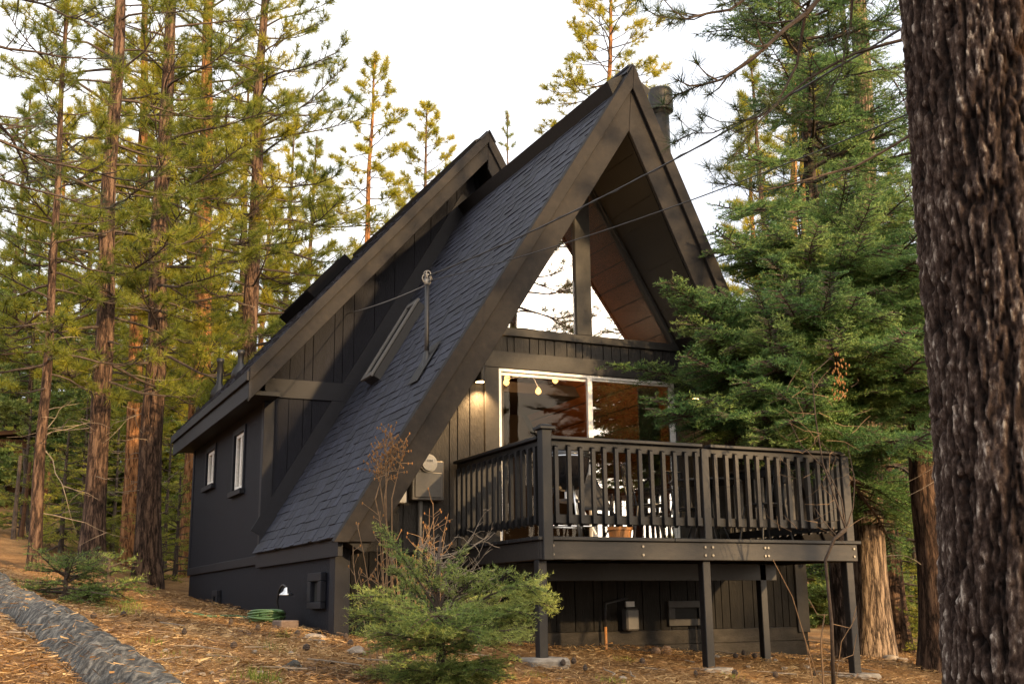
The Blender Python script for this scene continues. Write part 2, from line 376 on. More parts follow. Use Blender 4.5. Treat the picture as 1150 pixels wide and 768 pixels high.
def limb_pts(p, az, el, L, n=6, curve=.25, jit=.06, R=rnd):
    pts = [Vector(p)]; d = Vector((math.cos(az)*math.cos(el), math.sin(az)*math.cos(el), math.sin(el)))
    for i in range(n):
        d = (d + Vector((R.gauss(0, jit), R.gauss(0, jit), R.gauss(0, jit*.7)+curve/n*(1 if i > n*.4 else -.4)))).normalized()
        pts.append(pts[-1] + d*(L/n))
    return pts
def lerp_pts(pts, u):
    x = u*(len(pts)-1); i = min(int(x), len(pts)-2); return pts[i].lerp(pts[i+1], x-i)

def needle_limb(mbL, tP, tA, tT, pts, r, R, dens=1.0, side=.3, start=.35):
    """one pine limb with twigs, tufts of needles gathered at the twig ends"""
    k = len(pts)
    mbL.tube(pts, [max(.004, r*(1-.85*i/(k-1))) for i in range(k)], 5, cap=False)
    L = sum((pts[i+1]-pts[i]).length for i in range(k-1))
    ns = max(4, int(L*6.0*dens)); tone = R.gauss(.45, .13)
    def put(p, d, t): tP.append(tuple(p)); tA.append(tuple(d)); tT.append(t)
    dE = (pts[-1]-pts[-2]).normalized()
    for q in (0, .07, .15): put(pts[-1]-dE*q, dE, tone+.12)
    for s in range(ns):
        u = start+(1-start)*(s+R.random())/ns; p = lerp_pts(pts, u)
        d0 = (lerp_pts(pts, min(1, u+.06))-lerp_pts(pts, max(0, u-.06))).normalized()
        sd = d0.cross(Vector((0,0,1))); sd = sd.normalized() if sd.length > 1e-3 else Vector((1,0,0))
        d = (d0*R.uniform(.5, 1) + sd*R.choice((-1,1))*R.uniform(.45, 1) + Vector((0,0,R.uniform(-.1,.8)))).normalized()
        ln = max(.16, L*side*(1.25-u)*R.uniform(.6, 1.35)); q = p + d*ln + Vector((0,0,.06*ln))
        mbL.tube([p, p.lerp(q, .5)+Vector((0,0,-.02)), q], [r*.32, r*.24, .004], 4, cap=False)
        dq = (q-p).normalized(); t = tone+R.gauss(0, .1)
        nq = max(1, min(3, int(ln/.19)))
        for j in range(nq):
            uu = 1-j/nq*.55+R.uniform(-.04,.04)*(j > 0); put(p.lerp(q, uu), (dq+Vector((0,0,.25))).normalized(), t+.1*(uu-.6))

def pine(name, label, path, r0, crown0, reach, seed, group=None, nb=60, tn=16, tl=.19, tw=.010, mbark='bark', mneed='needle',
         dead=0, dead0=1.0, top_r=.03, shape=.8, dens=1.0, sparse=0.0, cat='pine tree', elev=None, side=.3):
    R = random.Random(seed); base = path[0]
    root = thing(name, label, cat, base, group)
    build('trunk', trunk_mesh(path, r0, top_r, seed=seed), M[mbark], root, smooth=True)
    z0, z1 = path[0][2], path[-1][2]; H = z1-z0
    limbs = MB(); tP, tA, tT = [], [], []
    az = R.random()*6.28
    for i in range(nb):
        u = (i+R.random())/nb; z = z0+crown0*H + (1-crown0)*H*u*.985
        if R.random() < sparse: continue
        az += 2.4+R.gauss(0, .35)
        prof = (1-u)**shape*(.75+.25*min(1, u*6)) + .06
        L = reach*prof*R.uniform(.65, 1.15); el = (-.18+1.05*u if elev is None else elev[0]+(elev[1]-elev[0])*u) + R.gauss(0, .12)
        p = path_at(path, z)
        needle_limb(limbs, tP, tA, tT, limb_pts(p, az, el, L, 7, .75, .12, R), .009+.0085*L, R, dens, side=side)
    p = Vector(path[-1]); up = Vector((0,0,1))
    for q in (0, .1, .22, .36): tP.append(tuple(p-up*q)); tA.append((0,0,1)); tT.append(.6)
    build('branches', limbs, M['limb'], root)
    T, t = tuft_tris(tP, tA, np.array(tT), tn, tl, tw)
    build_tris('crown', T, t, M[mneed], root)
    if dead:
        dm = MB()
        for i in range(dead):
            z = z0+H*(dead0*.06 + (crown0+.08)*R.random()); p = path_at(path, z); L = R.uniform(.4, 1.7)
            pts = limb_pts(p, R.random()*6.28, R.uniform(-.3, .25), L, 6, -.6, .3, R)
            dm.tube(pts, [.009*(1-.8*k/6) for k in range(7)], 4, cap=False)
            for s in range(R.randint(0, 3)):
                q = lerp_pts(pts, R.uniform(.4, .9)); dm.tube(limb_pts(q, R.random()*6.28, R.uniform(-.4, .2), L*.35, 3, -.3, .2, R), [.005,.004,.003,.002], 3, cap=False)
        build('dead_branch', dm, M['deadlimb'], root)
    return root

def fir_limb(mbL, segs, tints, pts, r, R, tone, lat=.42, nl=None, start=.12, sub=True):
    """one flat fir limb: opposite side twigs, each with its own twiglets"""
    k = len(pts); mbL.tube(pts, [max(.003, r*(1-.88*i/(k-1))) for i in range(k)], 5, cap=False)
    L = sum((pts[i+1]-pts[i]).length for i in range(k-1)); nl = nl or max(5, int(L*9))
    for i in range(k-1):
        if i/(k-1) >= start+.15: segs.append((tuple(pts[i]), tuple(pts[i+1]))); tints.append(tone)
    for s in range(nl):
        u = start+(1-start)*(s+.5+R.uniform(-.3,.3))/nl; p = lerp_pts(pts, u)
        d0 = (lerp_pts(pts, min(1, u+.06))-lerp_pts(pts, max(0, u-.06))).normalized()
        sd = d0.cross(Vector((0,0,1))); sd = sd.normalized() if sd.length > 1e-3 else Vector((1,0,0))
        for sg in (-1, 1):
            if R.random() < .12: continue
            ln = L*lat*(1.08-u)*R.uniform(.6, 1.15)+.07
            d = (d0*.75 + sd*sg*.85 + Vector((0,0,R.uniform(-.45,.30)))).normalized(); q = p+d*ln+Vector((0,0,R.uniform(-.16,.10)*ln)); m_ = p.lerp(q, .5)+Vector((0,0,.04*ln))
            mbL.tube([p, m_, q], [r*.25+.002, r*.17+.0015, .002], 3, cap=False)
            t = tone+R.gauss(0, .08)
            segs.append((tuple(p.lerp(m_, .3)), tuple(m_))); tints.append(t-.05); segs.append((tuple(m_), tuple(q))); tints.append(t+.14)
            if sub and ln > .16:
                nn = int(ln/.075)
                for j in range(nn):
                    uu = .18+.8*(j+.5)/nn; a = p.lerp(q, uu)+Vector((0,0,.03*ln)); s2 = d.cross(Vector((0,0,1))); s2 = s2.normalized() if s2.length > 1e-3 else sd
                    for g2 in (-1, 1):
                        l2 = min(.2, ln*.42*(1.1-uu)+.045)*R.uniform(.7, 1.2); b = a+(d*.8+s2*g2*.75+Vector((0,0,R.uniform(-.35,.45)))).normalized()*l2
                        segs.append((tuple(a), tuple(b))); tints.append(t+.10)

def fir(name, label, path, r0, crown0, reach, seed, nb=80, per_m=150, ln=.032, w=.004, mbark='bark_pale', mneed='fir', group=None, shape=.75, cat='fir tree', lat=.42, droop=-.2, skip=None, sub=True, tone0=.42, extra=()):
    R = random.Random(seed); root = thing(name, label, cat, path[0], group)
    build('trunk', trunk_mesh(path, r0, .02, seed=seed), M[mbark], root, smooth=True)
    z0, z1 = path[0][2], path[-1][2]; H = z1-z0; limbs = MB(); segs = []; ti = []; az = R.random()*6.28
    for i in range(nb):
        u = (i+R.random())/nb; u = u**1.15; z = z0+crown0*H+(1-crown0)*H*u*.99; az += 2.4+R.gauss(0, .3)
        if skip and skip(az % 6.2832, z): continue
        L = (reach*((1-u)**shape)+.1)*R.uniform(.72, 1.1)
        pts = limb_pts(path_at(path, z), az, droop*(1-u)+.5*u+R.gauss(0, .2), L, 7, .35, .09, R)
        fir_limb(limbs, segs, ti, pts, .009+.011*L, R, tone0+R.gauss(0, .13), lat=lat, sub=sub)
    for (az, z) in extra:
        L = (R.uniform(2.4, 4.2) if az > 3.83 or z > 2.4 else R.uniform(3.2, 4.0))*(1-.14*max(0, z-1.2)); pts = limb_pts(path_at(path, z), az, R.uniform(-.18, .2), L, 8, .25, .08, R); fir_limb(limbs, segs, ti, pts, .009+.008*L, R, tone0+R.gauss(.04, .13), lat=.32, sub=sub, start=.3)
    build('branches', limbs, M['limb'], root)
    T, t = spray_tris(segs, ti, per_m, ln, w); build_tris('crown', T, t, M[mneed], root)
    return root

def px_path(base, pts, z_top=None):
    """a trunk's centre line: base, the places it passes, then on in the same direction to its top"""
    P = [tuple(map(float, base))]+[tuple(map(float, p)) for p in pts]
    if z_top:
        a, b = Vector(P[-2]), Vector(P[-1]); d = (b-a); d /= d.z; c = b+d*(z_top-b.z)*1.0; c = Vector((b.x+(c.x-b.x)*.5, b.y+(c.y-b.y)*.5, z_top)); P.append(tuple(c))
    return P
def tree_at(px, py, ups, z_top, t=None):
    if t is None: b, t = ground_hit(px, py)
    else: b = at(px, py, t); b[2] = gz(b[0], b[1])
    ups3 = []
    for (x, y) in ups:      # the trunk stands upright over its base, leaning only sideways
        q = at(x, y, t); f2 = FW[:2]/np.linalg.norm(FW[:2]); off = (q[:2]-b[:2])@f2; k = 1+(-off)/max(1e-6, ((q-CAM)[:2]@f2)); q = CAM+(q-CAM)*k; ups3.append(q)
    return px_path(b, ups3, z_top), t

def forest():
    # ---- the pines one can tell apart, left of the cabin
    def P(name, label, px, py, ups, zt, r, **k):
        t = k.pop('t', None); path, t = tree_at(px, py, ups, zt, t); return pine(name, label, path, r, **k)
    P('pine_tree', 'thickest pine trunk left of the cabin, brown plated bark with pale dead twigs', 165, 655, [(176,330),(192,0)], 19, .25, crown0=.20, reach=3.3, seed=11, nb=105, tn=38, dead=22, tl=.2, side=.26, mbark='bark', sparse=.12)
    P('pine_tree', 'second tall pine left of the cabin with a straight dark trunk', 103, 631, [(118,330),(134,0)], 20, .205, crown0=.16, reach=3.4, seed=12, nb=105, tn=36, dead=16, tl=.21, side=.26, sparse=.12)
    P('pine_tree', 'thin leaning dark pine nearest the left edge of the photo', 38, 640, [(56,380),(67,110)], 9.8, .10, crown0=.28, reach=2.0, seed=13, nb=56, tn=34, dead=12, sparse=.1)
    P('pine_tree', 'orange barked sunlit pine trunk rising behind the low eave of the cabin', 216, 615, [(226,380),(236,0)], 21, .29, t=25, crown0=.28, reach=3.5, seed=14, nb=95, tn=30, tl=.25, tw=.013, mbark='bark_red', mneed='needle_gold', dead=10, sparse=.1)
    P('pine_tree', 'slim brown pine between the thickest trunk and the second tall pine', 147, 620, [(155,330),(164,0)], 20, .24, t=27, crown0=.2, reach=3.4, seed=15, nb=90, tn=28, tl=.25, tw=.014, mbark='bark_red', mneed='needle_gold', dead=14)
    P('pine_tree', 'tall grey brown pine directly behind the dormer roof with needles down both sides', 270, 600, [(281,330),(296,0)], 19, .24, t=24, crown0=.2, reach=3.8, seed=16, nb=105, tn=32, tl=.23, tw=.012, dead=12)
    P('pine_tree', 'sparse sunlit young pine standing clear against the sky left of the dormer peak', 400, 600, [(411,280),(421,66)], None, .24, t=40, crown0=.62, reach=2.3, seed=17, nb=46, tn=26, tl=.3, tw=.02, mbark='bark_red', mneed='needle_gold', shape=.55, side=.3)
    P('pine_tree', 'golden pine crown against the sky just left of the dormer peak', 466, 600, [(476,280),(480,118)], None, .24, t=46, crown0=.62, reach=2.3, seed=18, nb=52, tn=26, tl=.3, tw=.02, mneed='needle_gold', shape=.55)
    P('pine_tree', 'tiny spindly pine top between the dormer peak and the main gable', 566, 600, [(569,280),(570,128)], None, .12, t=54, crown0=.78, reach=.75, seed=19, nb=22, tn=16, tl=.25, tw=.018, shape=.5)
    P('pine_tree', 'golden pine crown rising behind the main gable peak', 672, 600, [(681,200),(688,-60)], None, .26, t=36, crown0=.66, reach=2.5, seed=20, nb=64, tn=26, tl=.27, tw=.018, mneed='needle_gold', mbark='bark_red', shape=.45)
    P('pine_tree', 'yellow green pine behind the dark fir right of the cabin', 880, 690, [(890,300),(893,60)], 14.5, .26, t=27, crown0=.3, reach=2.6, seed=21, nb=70, tn=18, tl=.22, tw=.012, mneed='needle_gold', mbark='bark_red', shape=.6)
    # ---- right of the cabin
    P('pine_tree', 'sunlit furrowed trunk beside the right corner post of the deck', 983, 742, [(973,520),(972,200)], 17, .245, t=15.3, crown0=.46, reach=2.4, seed=22, nb=40, tn=16, mbark='bark_pale', tl=.2, dead=8)
    P('pine_tree', 'red brown leaning trunk between the deck and the large near trunk', 1062, 735, [(1042,520),(1046,200)], 17, .25, t=13.2, crown0=.5, reach=2.4, seed=23, nb=36, tn=16, mbark='bark', tl=.2, dead=6)
    # ---- background pines, copied from five kinds
    G = 'background pines of the forest'
    kinds = []
    for k in range(5):
        path = [(200+k*8, 300, 0), (200+k*8+rnd.uniform(-.2,.2), 300+rnd.uniform(-.2,.2), 7), (200+k*8+rnd.uniform(-.4,.4), 300, 16+k)]
        kinds.append(pine('pine_tree', 'x', path, .2+.02*k, .10 if k != 3 else .2, 3.3-.15*k, 40+k, group=G, nb=78, tn=24, tl=.32, tw=.02, mneed=['needle','needle_gold','needle','needle_gold','needle'][k], mbark=['bark','bark_red','bark','bark_red','bark_dark'][k], dead=8))
    spots = []
    R = random.Random(5)
    for (lo, hi, t0, t1, n, lab) in [(-40, 100, 28, 48, 3, 'one of the crowded pines deep in the forest at the far left'),
                                     (100, 250, 32, 50, 7, 'one of the pines deep in the forest behind the thick left trunks'),
                                     (70, 340, 55, 85, 7, 'one of the farthest pines filling the forest behind the cabin'),
                                     (255, 345, 33, 50, 4, 'one of the dense green pines behind the dormer roof'),
                                     (850, 1080, 26, 44, 7, 'one of the pines in the forest right of the cabin'),
                                     (880, 1160, 48, 75, 7, 'one of the farthest pines between the deck and the near trunk')]:
        for i in range(n):
            px = lo+(hi-lo)*(i+R.uniform(.15,.85))/n; t = R.uniform(t0, t1); p = at(px, 600, t); spots.append((p[0], p[1], lab))
    for i, (x, y, lab) in enumerate(spots):
        k = i % 5; z = gz(x, y)-.1
        if i < 5: o = kinds[k]; o.location = (x, y, z); o.rotation_euler.z = R.random()*6.28; o['label'] = lab
        else: o = dup(kinds[k], (x, y, z), R.random()*6.28, R.uniform(.8, 1.15), lab, G)
    # ---- bushy firs filling the forest floor between the trunks
    GF = 'bushy firs between the background trunks'
    F0 = [fir('fir_tree', 'x', [(220+9*k, 320, 0), (220+9*k, 320, 4), (220+9*k+.1, 320, 9+k)], .12, .04, 2.5+.2*k, 200+k, nb=70, per_m=26, ln=.10, w=.034, mneed=['fir_bush','fern'][k], mbark='bark', group=GF, shape=.75, sub=True, tone0=.45) for k in range(2)]
    fs = []
    for (lo, hi, t0, t1, n, lab) in [(-50, 215, 28, 46, 9, 'one of the bushy firs between the trunks at the far left'), (230, 350, 32, 45, 4, 'one of the bushy firs behind the dormer roof'), (930, 1090, 24, 40, 6, 'one of the bushy firs in the gap right of the deck'), (800, 940, 24, 34, 5, 'one of the bushy firs behind the right slope of the cabin roof')]:
        for i in range(n):
            px = lo+(hi-lo)*(i+R.uniform(.15,.85))/n; p = at(px, 600, R.uniform(t0, t1)); fs.append((p[0], p[1], lab))
    for i, (x, y, lab) in enumerate(fs):
        z = gz(x, y)-.1
        if i < 2: o = F0[i]; o.location = (x, y, z); o['label'] = lab
        else: o = dup(F0[i % 2], (x, y, z), R.random()*6.28, R.uniform(.55, 1.05), lab, GF)
    for i in range(12):
        x, y = R.uniform(13, 40), R.uniform(-6, 26)
        if (x-CAM[0])*math.cos(YAW+.42)-(y-CAM[1])*math.sin(YAW+.42) < 2: continue
        dup(kinds[i % 5], (x, y, gz(x, y)-.1), R.random()*6.28, R.uniform(.8, 1.1), 'one of the pines of the wood beyond the right edge of the photo', 'pines beyond the right edge')
    # ---- pines behind the viewer: they shade the clearing and show in the window panes
    GB = 'pines behind the viewer, mirrored in the panes'
    S2 = SHADERS
    for i in range(20):  # unseen firs added to block the low sky glow
        x = -19+2.1*i+R.uniform(-.6,.6); y = R.uniform(-25,-20)
        if 11.2 < x < 18.5: continue
        dup(F0[i % 2], (x, y, gz(x, y)-.1), R.random()*6.28, R.uniform(.6, .8), 'unseen bushy fir added behind the viewer to block low light, mirrored in the window panes', 'unseen light-blocking firs behind the viewer')
    z = gz(3.45, -8.9); pine('pine_tree', 'long needled pine right of the frame, its limbs mirrored in the gable glass', [(3.45,-8.9,z),(3.45,-8.9,6),(3.4,-8.9,13)], .13, .40, 2.4, 55, nb=90, tn=34, tl=.2, tw=.008, mneed='needle_dark')
    for i, (x, y, s, k) in enumerate(S2):
        dup(kinds[k], (x, y, gz(x, y)-.1), R.random()*6.28, s, 'pine of the wood across the road, mirrored in the window panes', GB)

# sun: low, behind the viewer and a little to the right
SUN_AZ = math.radians(float(16)); SUN_EL = math.radians(15)
SDIR = (math.sin(SUN_AZ)*math.cos(SUN_EL), -math.cos(SUN_AZ)*math.cos(SUN_EL), math.sin(SUN_EL))
SHADERS = [(-17,-27,.8,0),(-11,-30,.8,2),(-6,-26,.75,4),(-2,-30,.72,1),(1.2,-26,.68,0),(3.6,-29,.74,2),(5.4,-27,.86,4),(4.6,-24,.72,2),(6.9,-29,.84,2),(8.4,-31,.86,1),(7.8,-25,.80,0),(10.2,-26,.82,0),(11.6,-29,.68,2),(-23,-30,.95,1),(0,-36,.8,2),(5,-36,.8,0),(9,-37,.78,3),(11.5,-36,.8,1),(-13,-39,1,0),(22,-28,.9,0),(-7,-37,.9,2)]
forest()

# ------------------------------------------------------------------ the cabin
H, W, ZE, YA = 5.456, 3.162, .086, -.83           # ridge height, half width at the eaves, eave height, how far the ridge leans out
K = (H-ZE)/W
HD, WD, ZD, YD0, YD1 = 6.307, 3.439, 2.407, 3.33, 9.59   # dormer ridge, eave, front and back
KD = (HD-ZD)/WD
TH = .34; VT = TH*math.hypot(1, K)                 # slab thickness, measured upright
YW = .45                                           # front wall face
zin = lambda x: H-VT-K*abs(x)
def roof_pt(side, v, y): return Vector((side*W*v, y, H-(H-ZE)*v))          # v = 0 ridge, 1 eave
yfront = lambda v: YA*(1-v)

cabin = thing('cabin', 'dark charcoal A-frame cabin with a shed dormer and a glazed front gable', 'cabin', (0, 4.8, gz(0,4.8)))

def shingles(name, P0, du, dv, nu_len, v_len, front, n_out, parent, exposure=.135, seed=1, back=None):
    """courses of shakes; P0 top corner, du along the ridge, dv down the slope"""
    R = random.Random(seed); mb = MB(); cols = []
    du, dv, n = Vector(du), Vector(dv), Vector(n_out); rows = int(v_len/exposure)+1
    for r in range(rows):
        v0 = r*exposure-.05; v1 = min((r+1)*exposure+.012, v_len+.03)
        u = front(min(1, (r+.5)*exposure/v_len)) - .02; end = nu_len if back is None else back(min(1, (r+.5)*exposure/v_len))
        while u < end:
            w = R.uniform(.12, .26); u1 = min(u+w, end); g = .004; th = R.uniform(.014, .024); lift = R.uniform(0, .003); vv = v1+R.uniform(-.006, .006)
            a0 = P0+du*(u+g)+dv*v0+n*(.004+lift); a1 = P0+du*(u1-g)+dv*v0+n*(.004+lift); b1 = P0+du*(u1-g)+dv*vv; b0 = P0+du*(u+g)+dv*vv
            mb.hexa([a0, b0, b1, a1, a0+n*.006, b0+n*(th+lift), b1+n*(th+lift), a1+n*.006]); cols += [min(1, max(0, R.gauss(.5, .24)))]*8
            u = u1
    mb.col = cols
    return build(name, mb, M['shingle'], parent)

def cabin_roof():
    Lr = math.hypot(W, H-ZE)
    for side in (-1, 1):
        n = Vector((side*K, 0, 1)).normalized(); yb = 3.86 if side < 0 else YD1
        A, F = roof_pt(side, 0, YA+.02), roof_pt(side, 1, .02)
        r = MB().prism([A, F, roof_pt(side, 1, yb), roof_pt(side, 0, yb)], -n*TH)
        ro = build('roof', r, M['soffit_dark'], cabin)
        shingles('shingle_field', Vector((0,0,H)), (0,1,0), (roof_pt(side,1,0)-Vector((0,0,H)))/Lr, yb, Lr, yfront, n, ro, seed=3+side)
        # soffit boards in front of the wall, wood ceiling behind it
        m = MB(); nb = 22
        for i in range(nb):
            v0, v1 = (i+.012)/nb*.93+.055, (i+.988)/nb*.93+.055
            m.prism([roof_pt(side, v0, yfront(v0)+.05)-n*(TH+.001), roof_pt(side, v1, yfront(v1)+.05)-n*(TH+.001), roof_pt(side, v1, YW-.002)-n*(TH+.001), roof_pt(side, v0, YW-.002)-n*(TH+.001)], -n*.012)
        build('soffit', m, M['soffit'], ro)
        m = MB()
        for i in range(nb):
            v0, v1 = (i+.03)/nb*.93+.055, (i+.97)/nb*.93+.055
            m.prism([roof_pt(side, v0, YW+.12)-n*(TH+.001), roof_pt(side, v1, YW+.12)-n*(TH+.001), roof_pt(side, v1, 5.0)-n*(TH+.001), roof_pt(side, v0, 5.0)-n*(TH+.001)], -n*.014)
        build('ceiling', m, M['ceiling'], ro)
        # barge boards: a wide board and a proud outer trim, mitred at the ridge
        A = Vector((0,YA,H)); F = Vector((side*W,0,ZE)); d = (F-A).normalized()
        # plane through the ridge point and both feet: normal is upright to x and to (0, -YA, -(H-ZE))
        t2 = Vector((0, -YA, -(H-ZE))); mn = Vector((1,0,0)).cross(t2).normalized()
        if mn.y > 0: mn = -mn
        e = mn.cross(d)
        if e.x*side > 0: e = -e
        def pl(w, top):
            p = A+e*w
            s = (-p.x/d.x) if top else ((.03-p.z)/d.z)
            return p+d*s
        for nm, w0, w1, off, th, mt in (('barge_board', .10, .365, 0, .05, 'fascia'), ('barge_trim', -.025, .115, 0, .095, 'fascia')):
            poly = [pl(w0, True), pl(w0, False), pl(w1, False), pl(w1, True)]
            build(nm, MB().prism([p+mn*(.002 if nm == 'barge_board' else .004) for p in poly], mn*th), M[mt], ro, bevel=.006)
        # eave edge board
        build('eave_board', MB().beam((side*(W-.05), .05, ZE-.10), (side*(W-.05), yb, ZE-.10), .05, .2), M['trim_shaded'], ro)
    rc = MB().beam((0, YA-.06, H+.035), (0, 3.9, H+.035), .10, .03)
    for sd in (-1, 1):
        R = random.Random(8)
        y = YA-.07
        while y < 3.7:
            n = Vector((sd*K,0,1)).normalized(); a = Vector((0,y,H+.055)); dd = Vector((sd*W,0,-(H-ZE))).normalized()
            rc.prism([a, a+Vector((0,.29,.006)), a+Vector((0,.29,.006))+dd*.14, a+dd*.14], n*.014); y += .24
    build('ridge_cap', rc, M['shingle'], cabin)
M['ceiling'] = rough_mat('stained_wood_ceiling', [(.25, (.17,.062,.02)), (.55, (.28,.105,.034)), (.8, (.36,.145,.052))], (1,1,5), 4, rough=.42, bump=.15)
cabin_roof()

def boards(mb, x0, x1, zb, zt, y, th=.03, widths=(.10,.20,.15,.24,.12), gap=.012, seed=0, axis='x'):
    """upright grooved boards between two height functions"""
    R = random.Random(seed); x = x0
    while x < x1-1e-3:
        w = R.choice(widths); xe = min(x+w, x1); a, b = x+gap/2, xe-gap/2; dy = R.uniform(0, .004)
        if b-a > .01 and (zt(a) > zb(a)+.01 or zt(b) > zb(b)+.01):
            za0, zb0 = zb(a), zb(b); za1, zb1 = max(zt(a), za0+.001), max(zt(b), zb0+.001)
            mb.hexa([(a,y-dy,za0),(b,y-dy,zb0),(b,y+th,zb0),(a,y+th,za0),(a,y-dy,za1),(b,y-dy,zb1),(b,y+th,zb1),(a,y+th,za1)])
        x = xe
    # the sheet behind the grooves
    k = 12
    for i in range(k):
        a, b = x0+(x1-x0)*i/k, x0+(x1-x0)*(i+1)/k
        if zt(a) > zb(a) or zt(b) > zb(b):
            mb.hexa([(a,y+.016,zb(a)),(b,y+.016,zb(b)),(b,y+th+.04,zb(b)),(a,y+th+.04,zb(a)),(a,y+.016,max(zt(a),zb(a)+.001)),(b,y+.016,max(zt(b),zb(b)+.001)),(b,y+th+.04,max(zt(b),zb(b)+.001)),(a,y+th+.04,max(zt(a),zb(a)+.001))])
    return mb

def front_wall():
    c = lambda k: (lambda x: k)
    w = MB()
    boards(w, -3.08, -1.33, c(-.05), lambda x: min(zin(x), 9), YW, seed=1)
    boards(w, 1.43, 3.08, c(-.05), zin, YW, seed=2)
    lw = MB(); boards(lw, -3.08, 3.08, c(-.93), c(-.054), YW, seed=3); build('lower_wall', lw, M['siding_deck_shade'], cabin)
    boards(w, -1.40, 1.45, c(2.26), lambda x: min(2.45, zin(x)+.05), YW, seed=4, widths=(.09,.17,.12,.2))
    fw = build('front_wall', w, M['siding'], cabin)
    t = MB(); t.box(-1.33,1.44,YW-.03,YW+.05,2.063,2.262); build('door_header', t, M['trim'], cabin, bevel=.005)
    for a, b in ((-1.33,-1.15),(1.257,1.44)): build('door_casing', MB().box(a,b,YW-.03,YW+.05,0,2.061), M['trim'], cabin, bevel=.005)
    build('gable_sill', MB().box(-1.40,1.40,YW-.04,YW+.05,2.452,2.548), M['trim'], cabin, bevel=.005)
    build('gable_mullion', MB().box(-.108,.104,YW-.03,YW+.07,2.55,zin(0)-.02), M['trim'], cabin, bevel=.005)
    ge = MB()
    for s in (-1, 1):
        n = Vector((s*K,0,1)).normalized(); a = Vector((s*.02, YW-.012, zin(.02)-.03)); b = Vector((s*1.31, YW-.012, zin(1.31)-.03)); ge.beam(a, b, .05, .06, up=n)
        g = build('gable_window', MB().prism([(s*.106 if s > 0 else -.11, YW+.015, 2.55), (s*1.33, YW+.015, 2.55), (s*.106 if s > 0 else -.11, YW+.015, zin(.11)+.01)], (0,.012,0)), M['glass_up'], cabin)
    build('gable_edge_trim', ge, M['trim'], cabin)
    # concrete footing wall with its poured layers
    cm = MB()
    cm.box(-3.09, 3.10, YW-.012, YW+.2, -1.9, -1.10); cm.box(-3.09, 3.095, YW-.004, YW+.2, -1.098, -.935)
    build('footing_wall', cm, M['concrete'], cabin, bevel=.008)
    build('corner_board', MB().box(-3.10,-2.93,.28,YW+.02,-1.2,.02), M['trim_shaded'], cabin, bevel=.005)
    build('corner_board', MB().box(2.93,3.11,YW-.035,YW+.12,-1.0,.10), M['trim'], cabin, bevel=.005)
    # the sliding door
    fr = MB(); z0, z1 = .03, 2.06
    fr.box(-1.148,1.255,YW-.012,YW+.06,z1-.035,z1); fr.box(-1.148,1.255,YW-.012,YW+.06,z0,z0+.03)
    fr.box(-1.148,-1.112,YW-.012,YW+.06,z0+.03,z1-.035); fr.box(1.219,1.255,YW-.012,YW+.06,z0+.03,z1-.035)
    door = build('sliding_door', fr, M['white'], cabin, bevel=.003)
    st = MB(); st.box(.022,.085,YW-.02,YW+.03,z0+.031,z1-.036); build('meeting_stile', st, M['white'], door, bevel=.003)
    sf = MB(); sf.box(-1.11,.02,YW+.022,YW+.052,z1-.075,z1-.037); sf.box(.087,1.217,YW+.002,YW+.042,z1-.062,z1-.037); sf.box(1.185,1.217,YW+.002,YW+.042,z0+.1,z1-.063); build('sash', sf, M['white'], door, bevel=.003)
    build('screened_pane', MB().box(-1.11,.02,YW+.030,YW+.038,z0+.031,z1-.076), M['glass_screen'], door)
    build('pane', MB().box(.087,1.184,YW+.012,YW+.020,z0+.031,z1-.063), M['glass_door'], door)
    build('handle', MB().box(.045,.062,YW-.05,YW-.021,.92,1.12), M['steel'], door, bevel=.004)
    # the room behind it
    rm = MB(); rm.prism([(-2.7,5.02,-.02),(2.7,5.02,-.02),(0.02,5.02,4.6),(-.02,5.02,4.6)], (0,.08,0)); build('room_back_wall', rm, M['room'], cabin)
    build('room_floor', MB().box(-2.9,2.9,YW+.12,5.0,-.12,.02), M['floorwood'], cabin)
    build('loft_floor', MB().box(-1.45,1.45,3.2,5.0,2.35,2.5), M['room'], cabin)
    # sconces either side of the door
    for x in (-1.40, 1.56):
        s = MB()
        prof = [(x+.062*math.cos(a), YW-.02-.12*math.sin(a)) for a in [math.pi*i/10 for i in range(11)]]
        s.prism([(px, py, 1.87) for px, py in prof], (0,0,.28))
        so = build('sconce', s, M['black'], cabin, smooth=False)
        build('sconce_lamp', MB().prism([(x+(px-x)*.75, YW-.03+(py-YW+.02)*.7, 1.864) for px, py in prof], (0,0,.004)), M['lamp'], so)
    # electricity meter on its box, pale box beside
    mb = build('meter_box', MB().box(-2.24,-1.87,.33,YW-.005,.50,.93), M['greybox'], cabin, bevel=.008)
    ring = MB(); cx, cz = -2.06, .90
    for r, y0, y1 in ((.10,.30,.33),(.085,.27,.30)):
        ring.prism([(cx+r*math.cos(a), y0, cz+r*math.sin(a)) for a in [2*math.pi*i/24 for i in range(24)]], (0, y1-y0, 0))
    md = build('meter', ring, M['dial'], mb)
    build('meter_display', MB().box(cx-.045,cx+.045,.265,.269,cz+.01,cz+.04), M['palebox'], md)
    f = bpy.data.curves.new('meter_digits', 'FONT'); f.body = '0284'; f.size = .035; f.extrude = .001; f.align_x = 'CENTER'
    tmp = bpy.data.objects.new('tmp', f); C.objects.link(tmp); me = bpy.data.meshes.new_from_object(tmp.evaluated_get(bpy.context.evaluated_depsgraph_get())); bpy.data.objects.remove(tmp)
    fo = bpy.data.objects.new('meter_digits', me); C.objects.link(fo); fo.parent = md; fo.location = (cx-WL['cabin'][0], .262-WL['cabin'][1], cz+.013-WL['cabin'][2]); fo.rotation_euler = (math.pi/2,0,0); me.materials.clear(); me.materials.append(M['ink'])
    lid = MB().box(-2.21,-1.90,.315,.33,.53,.80); build('box_lid', lid, M['greybox'], mb, bevel=.004)
